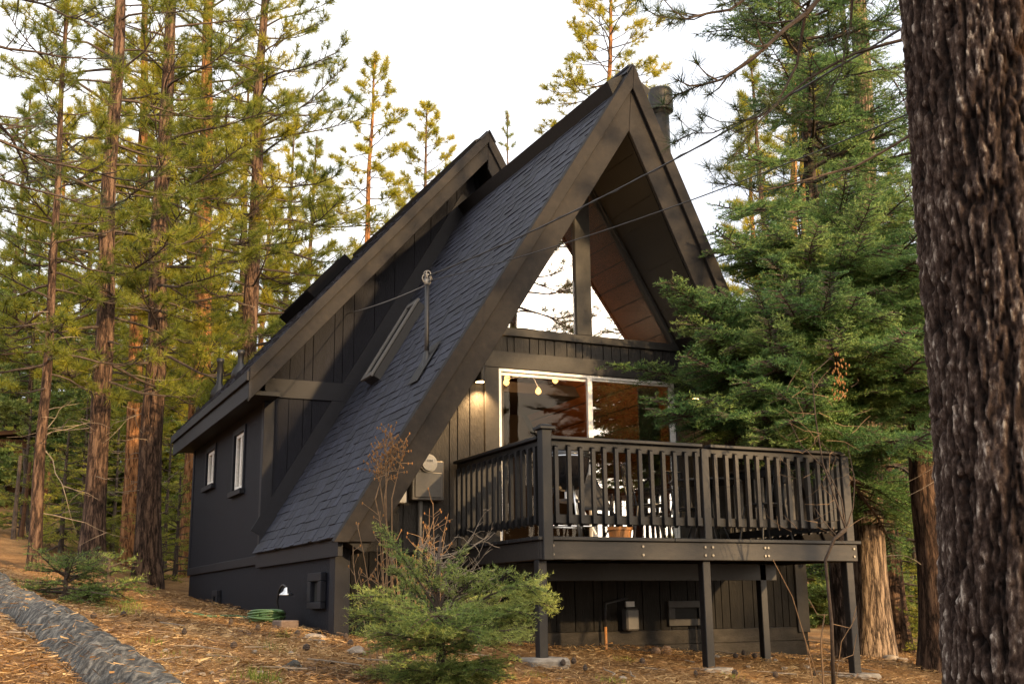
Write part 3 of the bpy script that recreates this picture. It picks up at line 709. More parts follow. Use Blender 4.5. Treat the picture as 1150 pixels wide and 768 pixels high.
    build('conduit', MB().tube([(-2.12,.40,.5),(-2.12,.40,-1.0)], .028, 10), M['greybox'], cabin, smooth=True)
    build('utility_box', MB().box(-2.49,-2.30,.33,YW-.005,.46,.70), M['palebox'], cabin, bevel=.01)
    # under the deck: framed vent, grey service box and stained pipe
    v = MB(); x0,x1,z0,z1 = 1.02,1.54,-.89,-.60
    for p in ((x0,x1,z1-.08,z1),(x0,x1,z0,z0+.08)): v.box(p[0],p[1],YW-.045,YW-.006,p[2],p[3])
    for p in ((x0,x0+.09),(x1-.09,x1)): v.box(p[0],p[1],YW-.043,YW-.006,z0+.081,z1-.081)
    vo = build('crawl_vent', v, M['trim'], cabin, bevel=.004)
    build('vent_shade_panel', MB().box(x0+.09,x1-.09,YW-.012,YW-.006,z0+.08,z1-.08), M['void'], vo)  # near-black plate painted for the shade inside the vent
    sb = build('service_box', MB().box(.39,.56,YW-.14,YW-.006,-.93,-.68), M['greybox'], cabin, bevel=.02)
    build('service_label', MB().box(.41,.52,YW-.10,YW-.07,-.66,-.60), M['palebox'], sb)
    build('service_pipe', MB().tube([(.13,YW-.09,-1.4),(.13,YW-.09,-.88)], .017, 8), M['pipe'], cabin, smooth=True); build('service_pipe', MB().tube([(.13,YW-.09,-.879),(.14,YW-.09,-.62),(.45,YW-.07,-.56)], .014, 8), M['black'], cabin, smooth=True)  # upper run coloured black for the dark under the deck
front_wall()

def grid_wall(mb, x0, x1, ys, zs, holes):
    for a, b in zip(ys, ys[1:]):
        for c, d in zip(zs, zs[1:]):
            if any(a >= h[0]-1e-4 and b <= h[1]+1e-4 and c >= h[2]-1e-4 and d <= h[3]+1e-4 for h in holes): continue
            mb.box(x0, x1, a, b, c, d)

def side_wall():
    wins = [(5.02,5.72,1.06,1.88), (7.27,8.0,1.35,1.90)]
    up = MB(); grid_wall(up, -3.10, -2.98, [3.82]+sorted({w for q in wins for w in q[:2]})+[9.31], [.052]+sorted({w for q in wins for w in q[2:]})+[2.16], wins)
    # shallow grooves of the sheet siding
    build('side_wall', up, M['siding_shaded'], cabin)
    build('skirt_wall', MB().box(-3.085,-2.95,.30,9.30,-1.5,-.074), M['siding_shaded'], cabin)
    build('belt_board', MB().box(-3.125,-2.97,.285,9.33,-.072,.05), M['trim_shaded'], cabin, bevel=.006)
    build('corner_board', MB().box(-3.118,-2.97,3.775,3.9,.052,2.16), M['trim_shaded'], cabin, bevel=.005)
    build('corner_board', MB().box(-3.118,-2.97,9.22,9.34,.052,2.16), M['trim_shaded'], cabin, bevel=.005)
    build('back_wall', MB().prism([(-3.0,9.25,-1),(3.0,9.25,-1),(3.0,9.25,.1),(0,9.25,5.1),(0,9.25,5.9),(-3.0,9.25,2.5)], (0,.08,0)), M['siding_shaded'], cabin)
    for (y0,y1,z0,z1) in wins:
        tr = MB()
        tr.box(-3.125,-3.09,y0-.07,y0,z0-.02,z1+.08); tr.box(-3.125,-3.09,y1,y1+.07,z0-.02,z1+.08); tr.box(-3.123,-3.09,y0,y1,z1,z1+.08)
        wo = build('window', tr, M['trim_shaded'], cabin, bevel=.004)
        build('sill', MB().box(-3.17,-3.09,y0-.09,y1+.09,z0-.10,z0-.022), M['trim_shaded'], wo, bevel=.005)
        fr = MB(); ym = (y0+y1)/2
        for a, b in ((y0,y0+.05),(ym-.03,ym+.03),(y1-.05,y1)): fr.box(-3.085,-3.02,a,b,z0,z1)
        for a, b in ((y0+.05,ym-.03),(ym+.03,y1-.05)):
            fr.box(-3.085,-3.02,a,b,z0,z0+.05); fr.box(-3.085,-3.02,a,b,z1-.05,z1)
        build('frame', fr, M['white'], wo, bevel=.003)
        build('pane', MB().box(-3.055,-3.048,y0+.05,y1-.05,z0+.05,z1-.05), M['glass_win'], wo)
        cu = MB(); k = 14
        for i in range(k):
            a = y0+.02+(y1-y0-.04)*i/k; b = y0+.02+(y1-y0-.04)*(i+1)/k; o = .02*(i % 2)
            cu.hexa([(-2.99+o,a,z0),(-2.97-o,b,z0),(-2.96-o,b,z0),(-2.98+o,a,z0),(-2.99+o,a,z1),(-2.97-o,b,z1),(-2.96-o,b,z1),(-2.98+o,a,z1)])
        build('blind', cu, M['curtain'], wo)
    for (y0,y1,z0,z1) in [(.62,1.17,-.64,-.26),(6.36,6.80,-.66,-.36)]:
        v = MB()
        v.box(-3.15,-3.087,y0,y1,z1-.09,z1); v.box(-3.15,-3.087,y0,y1,z0,z0+.07); v.box(-3.15,-3.087,y0,y0+.13,z0+.071,z1-.091); v.box(-3.15,-3.087,y1-.13,y1,z0+.071,z1-.091)
        vo = build('foundation_vent', v, M['trim_shaded'], cabin, bevel=.006)
        build('vent_shade_panel', MB().box(-3.10,-3.087,y0+.13,y1-.13,z0+.07,z1-.09), M['void'], vo)  # dark plate standing in for the unlit hole
side_wall()

def dormer():
    zr = lambda x: H-K*abs(x)+.01
    zt = lambda x: (HD-.34+KD*x) if x < 0 else (HD-.34-1.8*x)
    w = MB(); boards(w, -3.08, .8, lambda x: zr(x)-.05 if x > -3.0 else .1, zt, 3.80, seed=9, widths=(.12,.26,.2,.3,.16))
    dw = build('dormer_wall', w, M['siding_shaded'], cabin)
    t = MB().prism([(-3.118,3.77,2.157),(-2.0,3.77,2.157),(-1.86,3.77,2.42),(-3.118,3.77,2.42)], (0,.028,0)); build('dormer_trim', t, M['trim_shaded'], dw, bevel=.004)
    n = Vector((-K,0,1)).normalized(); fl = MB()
    fl.beam(Vector((-3.06,3.789,zr(-3.06)))+n*.09, Vector((-.05,3.789,zr(-.05)))+n*.09, .03, .22, up=n); build('roof_flashing_board', fl, M['trim_shaded'], dw)
    build('dormer_far_wall', MB().box(.8,.9,3.83,9.3,3.6,5.2), M['siding_shaded'], cabin)
    for side, k, x1 in ((-1, KD, WD), (1, 1.8, 1.0)):
        nn = Vector((side*k,0,1)).normalized(); T = .22; Ls = x1*math.hypot(1, k)
        A0 = Vector((0,YD0+.01,HD)); F0 = Vector((side*x1,YD0+.01,HD-k*x1)); A1 = Vector((0,YD1,HD)); F1 = Vector((side*x1,YD1,HD-k*x1))
        ro = build('dormer_roof', MB().prism([A0,F0,F1,A1], -nn*T), M['soffit_dark'], cabin)
        shingles('shingle_field', Vector((0,YD0,HD)), (0,1,0), (F0-A0).normalized(), YD1-YD0+.03, Ls, lambda v: -.03, nn, ro, seed=20+side)
        d = (F0-A0).normalized(); e = Vector((-side*k,0,-1)).normalized(); e = -nn
        def pl(w, top):
            p = Vector((0,YD0,HD))+e*w
            return p+d*(-p.x/d.x) if top else p+d*((side*x1-p.x)/d.x)
        for nm, w0, w1, th in (('barge_board', .085, .275, .045), ('barge_trim', -.02, .10, .085)):
            o = .002 if nm == 'barge_board' else .004
            build(nm, MB().prism([p+Vector((0,-o,0)) for p in (pl(w0,True),pl(w0,False),pl(w1,False),pl(w1,True))], (0,-th,0)), M['fascia'], ro, bevel=.005)
        if side < 0:
            eb = MB(); eb.box(-WD-.002,-WD+.04,YD0-.05,YD1,ZD-.37,ZD-.12); build('eave_board', eb, M['trim_shaded'], ro, bevel=.005)
            eb = MB(); eb.box(-WD-.045,-WD-.003,YD0-.09,YD1+.01,ZD-.15,ZD-.02); build('eave_trim', eb, M['trim_shaded'], ro, bevel=.005)
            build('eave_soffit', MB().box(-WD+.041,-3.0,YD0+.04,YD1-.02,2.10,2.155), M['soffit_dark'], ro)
    rc = MB().prism([(-.16,YD0-.11,HD-.13),(0,YD0-.11,HD+.045),(.11,YD0-.11,HD-.14),(.09,YD0-.11,HD-.15),(0,YD0-.11,HD+.015),(-.14,YD0-.11,HD-.14)], (0,YD1-YD0+.1,0)); build('ridge_cap', rc, M['shingle'], cabin)
    # roof lights and pipes
    n = Vector((-KD,0,1)).normalized(); d = Vector((-1,0,-KD)).normalized()
    P = lambda x, y, h: Vector((x, y, HD+KD*x))+n*h
    for (xa, xb, ya, yb) in ((-.95,-1.6,7.0,9.0),):
        s = MB().hexa([P(xb,ya,.02),P(xa,ya,.02),P(xa,yb,.02),P(xb,yb,.02),P(xb,ya,.2),P(xa,ya,.2),P(xa,yb,.2),P(xb,yb,.2)])
        so = build('roof_light', s, M['matte'], cabin, bevel=.01)
        g = MB().hexa([P(xb+.08,ya+.08,.2),P(xa-.08,ya+.08,.2),P(xa-.08,yb-.08,.2),P(xb+.08,yb-.08,.2),P(xb+.08,ya+.08,.215),P(xa-.08,ya+.08,.215),P(xa-.08,yb-.08,.215),P(xb+.08,yb-.08,.215)]); build('pane', g, M['matte'], so)
    for (x, y, h, r, lab) in ((-2.80,8.9,.72,.055,'tall'),(-2.62,8.0,.5,.05,'short'),(-3.0,9.2,.2,.05,'low')):
        z = HD+KD*x; v = MB().lathe((x,y,z-.15), [(.17,0),(.14,.16),(.075,.26),(r,.30),(r,h-.05),(r+.012,h-.04),(r+.012,h+.03),(r-.01,h+.03)], 14); build('vent_pipe', v, M['black'], cabin, smooth=True)
dormer()

def roof_items():
    n = Vector((-K,0,1)).normalized()
    P = lambda z, y, h: Vector((-(H-z)/K, y, z))+n*h
    za, zb, ya, yb = 2.22, 3.28, 2.46, 2.86
    s = MB().hexa([P(za,ya,.0),P(zb,ya,.0),P(zb,yb,.0),P(za,yb,.0),P(za,ya,.13),P(zb,ya,.13),P(zb,yb,.13),P(za,yb,.13)])
    so = build('skylight', s, M['black'], cabin, bevel=.008)
    fr = MB()
    for (z0,z1,y0,y1) in ((za-.02,zb+.02,ya-.02,ya+.06),(za-.02,zb+.02,yb-.06,yb+.02),(za-.02,za+.05,ya+.06,yb-.06),(zb-.05,zb+.02,ya+.06,yb-.06)):
        fr.hexa([P(z0,y0,.132),P(z1,y0,.132),P(z1,y1,.132),P(z0,y1,.132),P(z0,y0,.165),P(z1,y0,.165),P(z1,y1,.165),P(z0,y1,.165)])
    build('skylight_frame', fr, M['greybox'], so, bevel=.004)
    build('pane', MB().hexa([P(za+.05,ya+.06,.132),P(zb-.05,ya+.06,.132),P(zb-.05,yb-.06,.132),P(za+.05,yb-.06,.132),P(za+.05,ya+.06,.15),P(zb-.05,ya+.06,.15),P(zb-.05,yb-.06,.15),P(za+.05,yb-.06,.15)]), M['glass_win'], so)
    # service mast with its insulator and loops
    mx, my = -2.012, .51
    ms = MB().tube([(mx,my,1.9),(mx,my,3.02)], .028, 10); ma = build('service_mast', ms, M['black'], cabin, smooth=True)
    build('mast_flashing', MB().prism([P(1.80,my-.16,.035),P(2.28,my-.16,.035),P(2.28,my+.16,.035),P(1.80,my+.16,.035)], n*.008).lathe((mx,my,2.0), [(.075,0),(.05,.12),(.03,.2)], 12), M['black'], ma)
    loop = MB()
    for k, (r, dz, tilt) in enumerate(((.065,.04,.2),(.05,.08,1.0),(.055,.02,2.0),(.04,.10,2.6))):
        loop.tube([(mx+r*math.cos(a)*math.cos(tilt), my+r*math.cos(a)*math.sin(tilt), 3.02+dz+r*.9*math.sin(a)) for a in [2*math.pi*i/18 for i in range(17)]], .007, 6)
    loop.lathe((mx,my,2.98), [(.025,0),(.036,.02),(.036,.06),(.024,.08),(.024,.11),(.012,.14)], 12)
    build('insulator', loop, M['wirelight'], ma, smooth=True)
    # flue
    cx, cy = 2.27, 2.0
    ch = MB().lathe((cx,cy,1.2), [(.18,0),(.18,.6),(.118,.75),(.118,5.3)], 24); co = build('chimney', ch, M['flue'], cabin, smooth=True)
    build('chimney_cap', MB().lathe((cx,cy,6.48), [(.12,0),(.15,.04),(.185,.06),(.185,.38),(.175,.40),(.16,.34),(.02,.34)], 28), M['flue'], co, smooth=False)
M['flue'] = rough_mat('sooted_flue', [(.25,(0.0135,0.0127,0.0122)),(.6,(0.0378,0.0351,0.0324)),(.85,(0.0648,0.0567,0.0459))], (1,1,.4), 6, rough=.5, bump=.02, metal=.3)
roof_items()

def cables():
    top = Vector((-2.012, .51, 3.09))
    def cable(name, label, a, b, sag, r, mat_, twist=0):
        pts = []; a, b = Vector(a), Vector(b); k = 48
        for i in range(k+1):
            u = i/k; p = a.lerp(b, u); p.z -= sag*4*u*(1-u); pts.append(p)
        m = MB().tube(pts, r, 6)
        if twist:
            m.tube([p+Vector((0, math.cos(i*1.9)*r*1.7, math.sin(i*1.9)*r*1.7)) for i, p in enumerate(pts)], r*.6, 5)
        tag(build(name, m, M[mat_], smooth=True, origin=a), label, 'cable')
    cable('power_cable', 'thick twisted power cable rising from the roof mast to the upper right', top, at(1280,-136,7.2), .20, .0078, 'wire', 1)
    cable('phone_cable', 'thinner lower cable running from the roof mast across the gable', top-Vector((0,0,.06)), at(1280,12,7.4), .18, .0055, 'wire')
    cable('drop_cable', 'thin pale cable between the roof mast and the dormer wall', top-Vector((0,0,.10)), (-1.984,3.79,3.43), .03, .006, 'wirelight')
cables()

# ------------------------------------------------------------------ deck
def make_deck():
    X0, X1, Y0, Y1 = -1.717, 2.03, -1.747, YW-.04
    dk = thing('deck', 'raised dark wooden deck with upright balusters in front of the glass door', 'deck', (.1, -.7, gz(.1,-.7)))
    bo = MB(); y = Y0-.03; R = random.Random(4)
    while y < Y1-.02:
        e = min(y+.138, Y1); xs = [X0-.045+R.uniform(-.006,.006), R.uniform(-.4,.9), X1+.05]
        for a, b in zip(xs, xs[1:]): bo.box(a+.002, b-.002, y, e-.006, -.036, R.uniform(-.002, .001))
        y = e
    build('decking', bo, M['deck'], dk, bevel=.004)
    fb = MB().box(X0-.005, X1+.012, Y0-.0, Y0+.045, -.215, -.038); build('front_beam', fb, M['deckbrown'], dk, bevel=.006)
    for x in (X0-.003, X1-.04): build('side_beam', MB().box(x, x+.045, Y0+.047, Y1, -.215, -.038), M['deckbrown'], dk, bevel=.006)
    jo = MB(); x = X0+.35
    while x < X1-.2: jo.box(x, x+.045, Y0+.05, Y1, -.19, -.04); x += .4
    build('joists', jo, M['deck'], dk)
    build('ledger', MB().box(X0+.1, X1-.1, Y1-.9, Y1-.8, -.38, -.2), M['deck'], dk)
    bolt = MB()
    for bx in (X0+.05, X0+.12, -.62, .10, .19, .83, .87, X1-.04):
        for bz in (-.085, -.165):
            bolt.prism([(bx+.013*math.cos(a), Y0-.012, bz+.013*math.sin(a)) for a in [math.pi*i/3 for i in range(6)]], (0,.011,0))
    build('bolts', bolt, M['steelold'], dk)
    px = (X0+.055, .165, X1-.06)
    for i, x in enumerate(px):
        w = .052 if i != 1 else .045; top = 1.0 if i == 0 else .905
        p = MB()
        if i == 1: p.box(x-w, x+w, Y0+.012, Y0+.1, -.034, top)
        else: p.box(x-w, x+w, Y0-.046 if i == 0 else Y0+.004, Y0+.06, -.22 if i == 0 else -.034, top)
        po = build('railing_post', p, M['deck'] if i < 2 else M['deckbrown'], dk, bevel=.006)  # right post browned to carry the warm light there
        if i == 0:
            c = MB().box(x-w-.03, x+w+.03, Y0-.076, Y0+.09, 1.0, 1.028).hexa([(x-w-.018,Y0-.064,1.029),(x+w+.018,Y0-.064,1.029),(x+w+.018,Y0+.078,1.029),(x-w-.018,Y0+.078,1.029),(x-w+.01,Y0-.036,1.052),(x+w-.01,Y0-.036,1.052),(x+w-.01,Y0+.05,1.052),(x-w+.01,Y0+.05,1.052)])
            build('post_cap', c, M['deck'], po, bevel=.004)
        xs = x-.02 if i == 0 else (x-.02 if i == 1 else x); yb = Y0+.05; zg = gz(xs, yb)
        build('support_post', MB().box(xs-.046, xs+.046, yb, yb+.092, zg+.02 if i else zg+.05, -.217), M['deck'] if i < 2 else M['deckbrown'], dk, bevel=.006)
    build('support_post', MB().box(X1-.33, X1-.24, Y1-.9, Y1-.81, gz(X1-.3, Y1-.8)-.1, -.2), M['deck'], dk, bevel=.006)
    def railing(a, b, out):
        """from a to b; balusters on the outer face"""
        a, b, out = Vector(a), Vector(b), Vector(out); d = (b-a).normalized(); L = (b-a).length; up = Vector((0,0,1))
        r = build('railing', MB().beam(a+up*.93-out*.02, b+up*.93-out*.02, .125, .034), M['deck'], dk, bevel=.005)
        build('upper_rail', MB().beam(a+up*.865-out*.03, b+up*.865-out*.03, .038, .088), M['deck'], r, bevel=.004)
        build('lower_rail', MB().beam(a+up*.165-out*.03, b+up*.165-out*.03, .038, .088), M['deck'], r, bevel=.004)
        n = int(round(L/.136)); R = random.Random(int(L*1000))
        for i in range(n):
            c = a+d*(L*(i+.5)/n + R.uniform(-.006, .006)) + out*.0105; w = d*.019; h = out*.019
            zt = .868+R.uniform(-.008, .008); zb = .10
            def ring(z, o0): return [c-w-h+up*(z-o0*0), c+w-h+up*z, c+w+h+up*(z-o0), c-w+h+up*(z-o0)]
            lo = [c-w-h+up*zb, c+w-h+up*zb, c+w+h+up*(zb+.025), c-w+h+up*(zb+.025)]; hi = [c-w-h+up*zt, c+w-h+up*zt, c+w+h+up*(zt-.02), c-w+h+up*(zt-.02)]
            build('baluster', MB().hexa(lo+hi), M['deck'] if (a.x < 0 and b.x < 1) else M['deckbrown'], r)  # right-hand balusters take the brown that stands for warm light
    railing((X0+.11, Y0+.02, 0), (.118, Y0+.02, 0), (0,-1,0))
    railing((.212, Y0+.02, 0), (X1-.115, Y0+.02, 0), (0,-1,0))
    railing((X0+.03, Y1, 0), (X0+.03, Y0+.062, 0), (-1,0,0))
    railing((X1-.04, Y1, 0), (X1-.04, Y0+.062, 0), (1,0,0))
    zg = gz(X0+.03, Y0+.1)
    fo = MB().box(X0-.14, X0+.24, Y0-.10, Y0+.28, zg-.2, zg+.045); tag(build('concrete_footing', fo, M['footing'], bevel=.03), 'pale concrete block under the left deck post', 'footing')
    fo = MB().box(X1-.26, X1+.12, Y0-.12, Y0+.24, gz(X1,Y0)-.2, gz(X1,Y0)+.03); tag(build('concrete_footing', fo, M['footing'], bevel=.03), 'flat concrete pad under the right corner post of the deck', 'footing')
    fo = MB().box(-.02, .34, Y0-.09, Y0+.22, gz(.15,Y0)-.2, gz(.15,Y0)+.025); tag(build('concrete_footing', fo, M['footing'], bevel=.03), 'low pad under the middle support post of the deck', 'footing')
M['steelold'] = plain('dull_bolt', (.2,.18,.15), .45, .8)
make_deck()

def deck_things():
    # kettle grill
    gx, gy = -.93, -.78
    g = thing('kettle_grill', 'round black kettle grill on thin legs behind the corner of the railing', 'grill', (gx, gy, 0))
    build('bowl', MB().lathe((gx,gy,.52), [(.03,0),(.12,.02),(.19,.09),(.235,.2),(.25,.33),(.258,.345),(.25,.36)], 32), M['gloss'], g, smooth=True)
    lid = build('lid', MB().lathe((gx,gy,.882), [(.26,0),(.262,.012),(.25,.04),(.215,.09),(.13,.14),(.03,.155)], 32), M['gloss'], g, smooth=True)
    build('lid_handle', MB().tube([(gx-.05,gy,1.03),(gx-.05,gy,1.07),(gx+.05,gy,1.07),(gx+.05,gy,1.03)], .011, 8), M['black'], lid)
    build('rim', MB().lathe((gx,gy,.866), [(.262,0),(.268,.006),(.262,.014)], 32), M['steel'], g)
    for a in (.5, 2.6, 4.7):
        build('leg', MB().tube([(gx+.13*math.cos(a),gy+.13*math.sin(a),.60),(gx+.27*math.cos(a),gy+.27*math.sin(a),.03)], .013, 8), M['steel'], g, smooth=True)
    build('ash_pan', MB().lathe((gx,gy,.40), [(.02,0),(.12,.015),(.13,.04),(.02,.05)], 20), M['steel'], g); build('ash_stem', MB().tube([(gx,gy,.44),(gx,gy,.53)], .025, 8), M['steel'], g)
    build('side_handle', MB().tube([(gx+.25,gy-.07,.83),(gx+.31,gy-.06,.84),(gx+.31,gy+.06,.84),(gx+.25,gy+.07,.83)], .011, 8), M['black'], g)
    build('shelf', MB().tube([(gx-.24,gy-.12,.16),(gx+.24,gy-.12,.16)], .008, 6).tube([(gx-.24,gy+.14,.16),(gx+.24,gy+.14,.16)], .008, 6), M['steel'], g)
    # round bistro table
    tx, ty = 1.0, -.5
    t = thing('bistro_table', 'round black patio table behind the middle of the deck railing', 'table', (tx, ty, 0))
    build('tabletop', MB().lathe((tx,ty,.70), [(.40,0),(.41,.01),(.41,.025),(.39,.03)], 32), M['black'], t)
    for k in range(4):
        a = .4+k*math.pi/2; build('leg', MB().tube([(tx+.12*math.cos(a),ty+.12*math.sin(a),.70),(tx+.14*math.cos(a),ty+.14*math.sin(a),.35),(tx+.30*math.cos(a),ty+.30*math.sin(a),.01)], .012, 6), M['black'], t, smooth=True)
    def chair(x, y, rz, label):
        c = thing('patio_chair', label, 'chair', (x, y, 0), 'black metal patio chairs')
        c.rotation_euler.z = 0
        Q = lambda a, b, z: (x+a*math.cos(rz)-b*math.sin(rz), y+a*math.sin(rz)+b*math.cos(rz), z)
        seat = MB().lathe((x,y,.44), [(.19,0),(.205,.008),(.205,.02),(.18,.026)], 20); build('seat', seat, M['black'], c)
        for sx in (-1, 1):
            build('leg', MB().tube([Q(sx*.16,.15,.44), Q(sx*.21,.22,.01)], .011, 6), M['black'], c)
            build('leg', MB().tube([Q(sx*.16,-.15,.44), Q(sx*.20,-.22,.01)], .011, 6), M['black'], c)
        b = MB().tube([Q(-.19,-.17,.44),Q(-.21,-.24,.80),Q(-.12,-.27,.92),Q(.12,-.27,.92),Q(.21,-.24,.80),Q(.19,-.17,.44)], .011, 6)
        b.tube([Q(-.205,-.22,.70),Q(.205,-.22,.70)], .008, 6)
        for k in (-.1,0,.1): b.tube([Q(k,-.18,.45),Q(k*.9,-.26,.91)], .007, 6)
        build('backrest', b, M['black'], c)
    chair(.38, -.25, -1.9, 'black metal patio chair left of the round table')
    chair(1.62, -.75, 1.6, 'black metal patio chair at the right end of the deck')
    chair(1.15, .05, 3.3, 'black metal patio chair between the round table and the glass door')
    # folded lounger leaning near the door
    f = thing('folding_chair', 'folded chair with pale frame leaning by the glass door', 'chair', (-.22, .1, 0))
    for dx in (0, .38):
        build('frame_rail', MB().tube([(-.42+dx,.28,.86),(-.12+dx,-.05,.02)], .014, 6), M['white' if dx == 0 else 'black'], f)
        build('frame_rail', MB().tube([(-.18+dx,.24,.62),(-.36+dx,-.0,.02)], .012, 6), M['black'], f)
    build('sling', MB().prism([(-.42,.275,.84),(-.04,.275,.84),(.10,.09,.42),(-.28,.09,.42)], (0,.012,-.004)), M['black'], f)
    # terracotta pot by the door sill
    tag(build('plant_pot', MB().lathe((-.05,-.35,0), [(.09,0),(.11,.02),(.13,.16),(.14,.165),(.14,.2),(.12,.2),(.11,.15),(.02,.14)], 20), M['pipe'], smooth=False), 'small brown pot standing on the deck boards', 'pot')
    # curtains behind the sliding door
    for x0, x1, lab in ((.86,1.19,'cream curtain gathered at the right end of the glass door'), (-1.10,-1.0,'narrow cream curtain gathered at the left end of the glass door')):
        mb = MB(); k = 40; pts = []
        for i in range(k+1):
            u = i/k; pts.append((x0+(x1-x0)*u, .66+.03*math.sin(u*(x1-x0)/.075*math.pi)))
        for (a, b) in zip(pts, pts[1:]):
            mb.hexa([(a[0],a[1],.05),(b[0],b[1],.05),(b[0],b[1]+.006,.05),(a[0],a[1]+.006,.05),(a[0],a[1],2.02),(b[0],b[1],2.02),(b[0],b[1]+.006,2.02),(a[0],a[1]+.006,2.02)])
        tag(build('curtain', mb, M['curtain']), lab, 'curtain')
    # string of warm bulbs inside
    bl = [(-.239,2.2,2.276),(-.156,2.35,2.372),(.236,2.2,2.187),(.498,2.2,2.358)]
    s = thing('pendant_light', 'four warm glowing bulbs hanging inside behind the left door pane', 'pendant light', (.1, 2.2, 2.34))
    build('stem', MB().tube([(.1,2.2,2.34),(.1,2.2,3.9)], .012, 8), M['black'], s)
    arm = MB()
    for p in bl: arm.tube([(.1,2.2,2.38),((.1+p[0])/2,(2.2+p[1])/2,2.36),(p[0],p[1],p[2]+.05)], .007, 6)
    build('arms', arm, M['black'], s)
    for p in bl: build('bulb', MB().lathe((p[0],p[1],p[2]-.04), [(.006,-.01),(.034,.01),(.042,.035),(.030,.065),(.014,.09)], 14), M['bulb'], s, smooth=True)
    # dark sideboard and picture against the back wall
    sb = thing('sideboard', 'low dark sideboard inside behind the glass door', 'sideboard', (-.2, 4.6, .02)); build('carcass', MB().box(-1.0,.6,4.35,4.85,.10,.85), M['floorwood'], sb, bevel=.01)
    for k in range(4): build('leg', MB().box(-.98+1.52*(k % 2),-.94+1.52*(k % 2),4.38+.4*(k//2),4.42+.4*(k//2),.02,.099), M['black'], sb)
    for k in range(3): build('drawer', MB().box(-.97+.53*k,-.48+.53*k,4.335,4.349,.14,.81), M['floorwood'], sb, bevel=.004)
deck_things()

# ------------------------------------------------------------------ the fir beside the deck, the shrubs and the near trunk
def right_side():
    fx, fy = 3.45, .2; z = gz(fx, fy)
    R4 = random.Random(44)
    def clear(az, zz):          # no limbs into the house
        return ((.55 < az < 3.28) and zz < 7.0 and math.cos(az) < .35) or (3.2 < az < 5.6 and zz < 1.75)
    fir('fir_tree', 'large dark green fir whose limbs hang before the right end of the deck',
        [(fx, fy, z), (fx+.02, fy, 5), (fx+.15, fy+.1, 13.5)], .135, .15, 3.0, 31, nb=190, per_m=125, ln=.040, w=.0085, mneed='fir', mbark='bark_dark', shape=.95, skip=clear, lat=.40, droop=-.22, extra=[(R4.uniform(3.5,4.75), 1.5+2.4*R4.random()**1.2) for _ in range(64)]+[(R4.uniform(3.55,4.3), R4.uniform(2.2,3.9)) for _ in range(16)]+[(3.50+.035*i, 1.55+.1*i) for i in range(9)]*2)
    fir('fir_tree', 'second dark fir behind the deck post, between the deck and the large near trunk',
        [(6.6, 2.6, gz(6.6,2.6)), (6.6, 2.6, 5), (6.6, 2.7, 12)], .17, .12, 2.5, 32, nb=80, per_m=70, ln=.045, w=.009, mneed='fir', mbark='bark', shape=.7, lat=.42)
    for i, (px, t, h, rc) in enumerate([(1010, 19, 3.2, 1.3), (1035, 26, 5.0, 1.8), (985, 30, 6.0, 2.0), (1050, 17, 1.3, .55)]):
        p = at(px, 700, t); zz = gz(p[0], p[1])
        fir('young_fir', ['light green young fir in the gap right of the deck', 'taller young fir farther back in the gap right of the deck', 'young fir farthest back in the gap right of the deck', 'small pale seedling fir at the foot of the leaning red brown trunk'][i],
            [(p[0],p[1],zz), (p[0],p[1],zz+h*.5), (p[0]+.05,p[1],zz+h)], .04+.01*h, .04, rc, 60+i, nb=40, per_m=60, ln=.05, w=.011, mneed='fern' if i in (0,3) else 'fir_bush', mbark='limb_b', shape=.8, cat='young fir', tone0=.5)
M['limb_b'] = M['limb']
right_side()

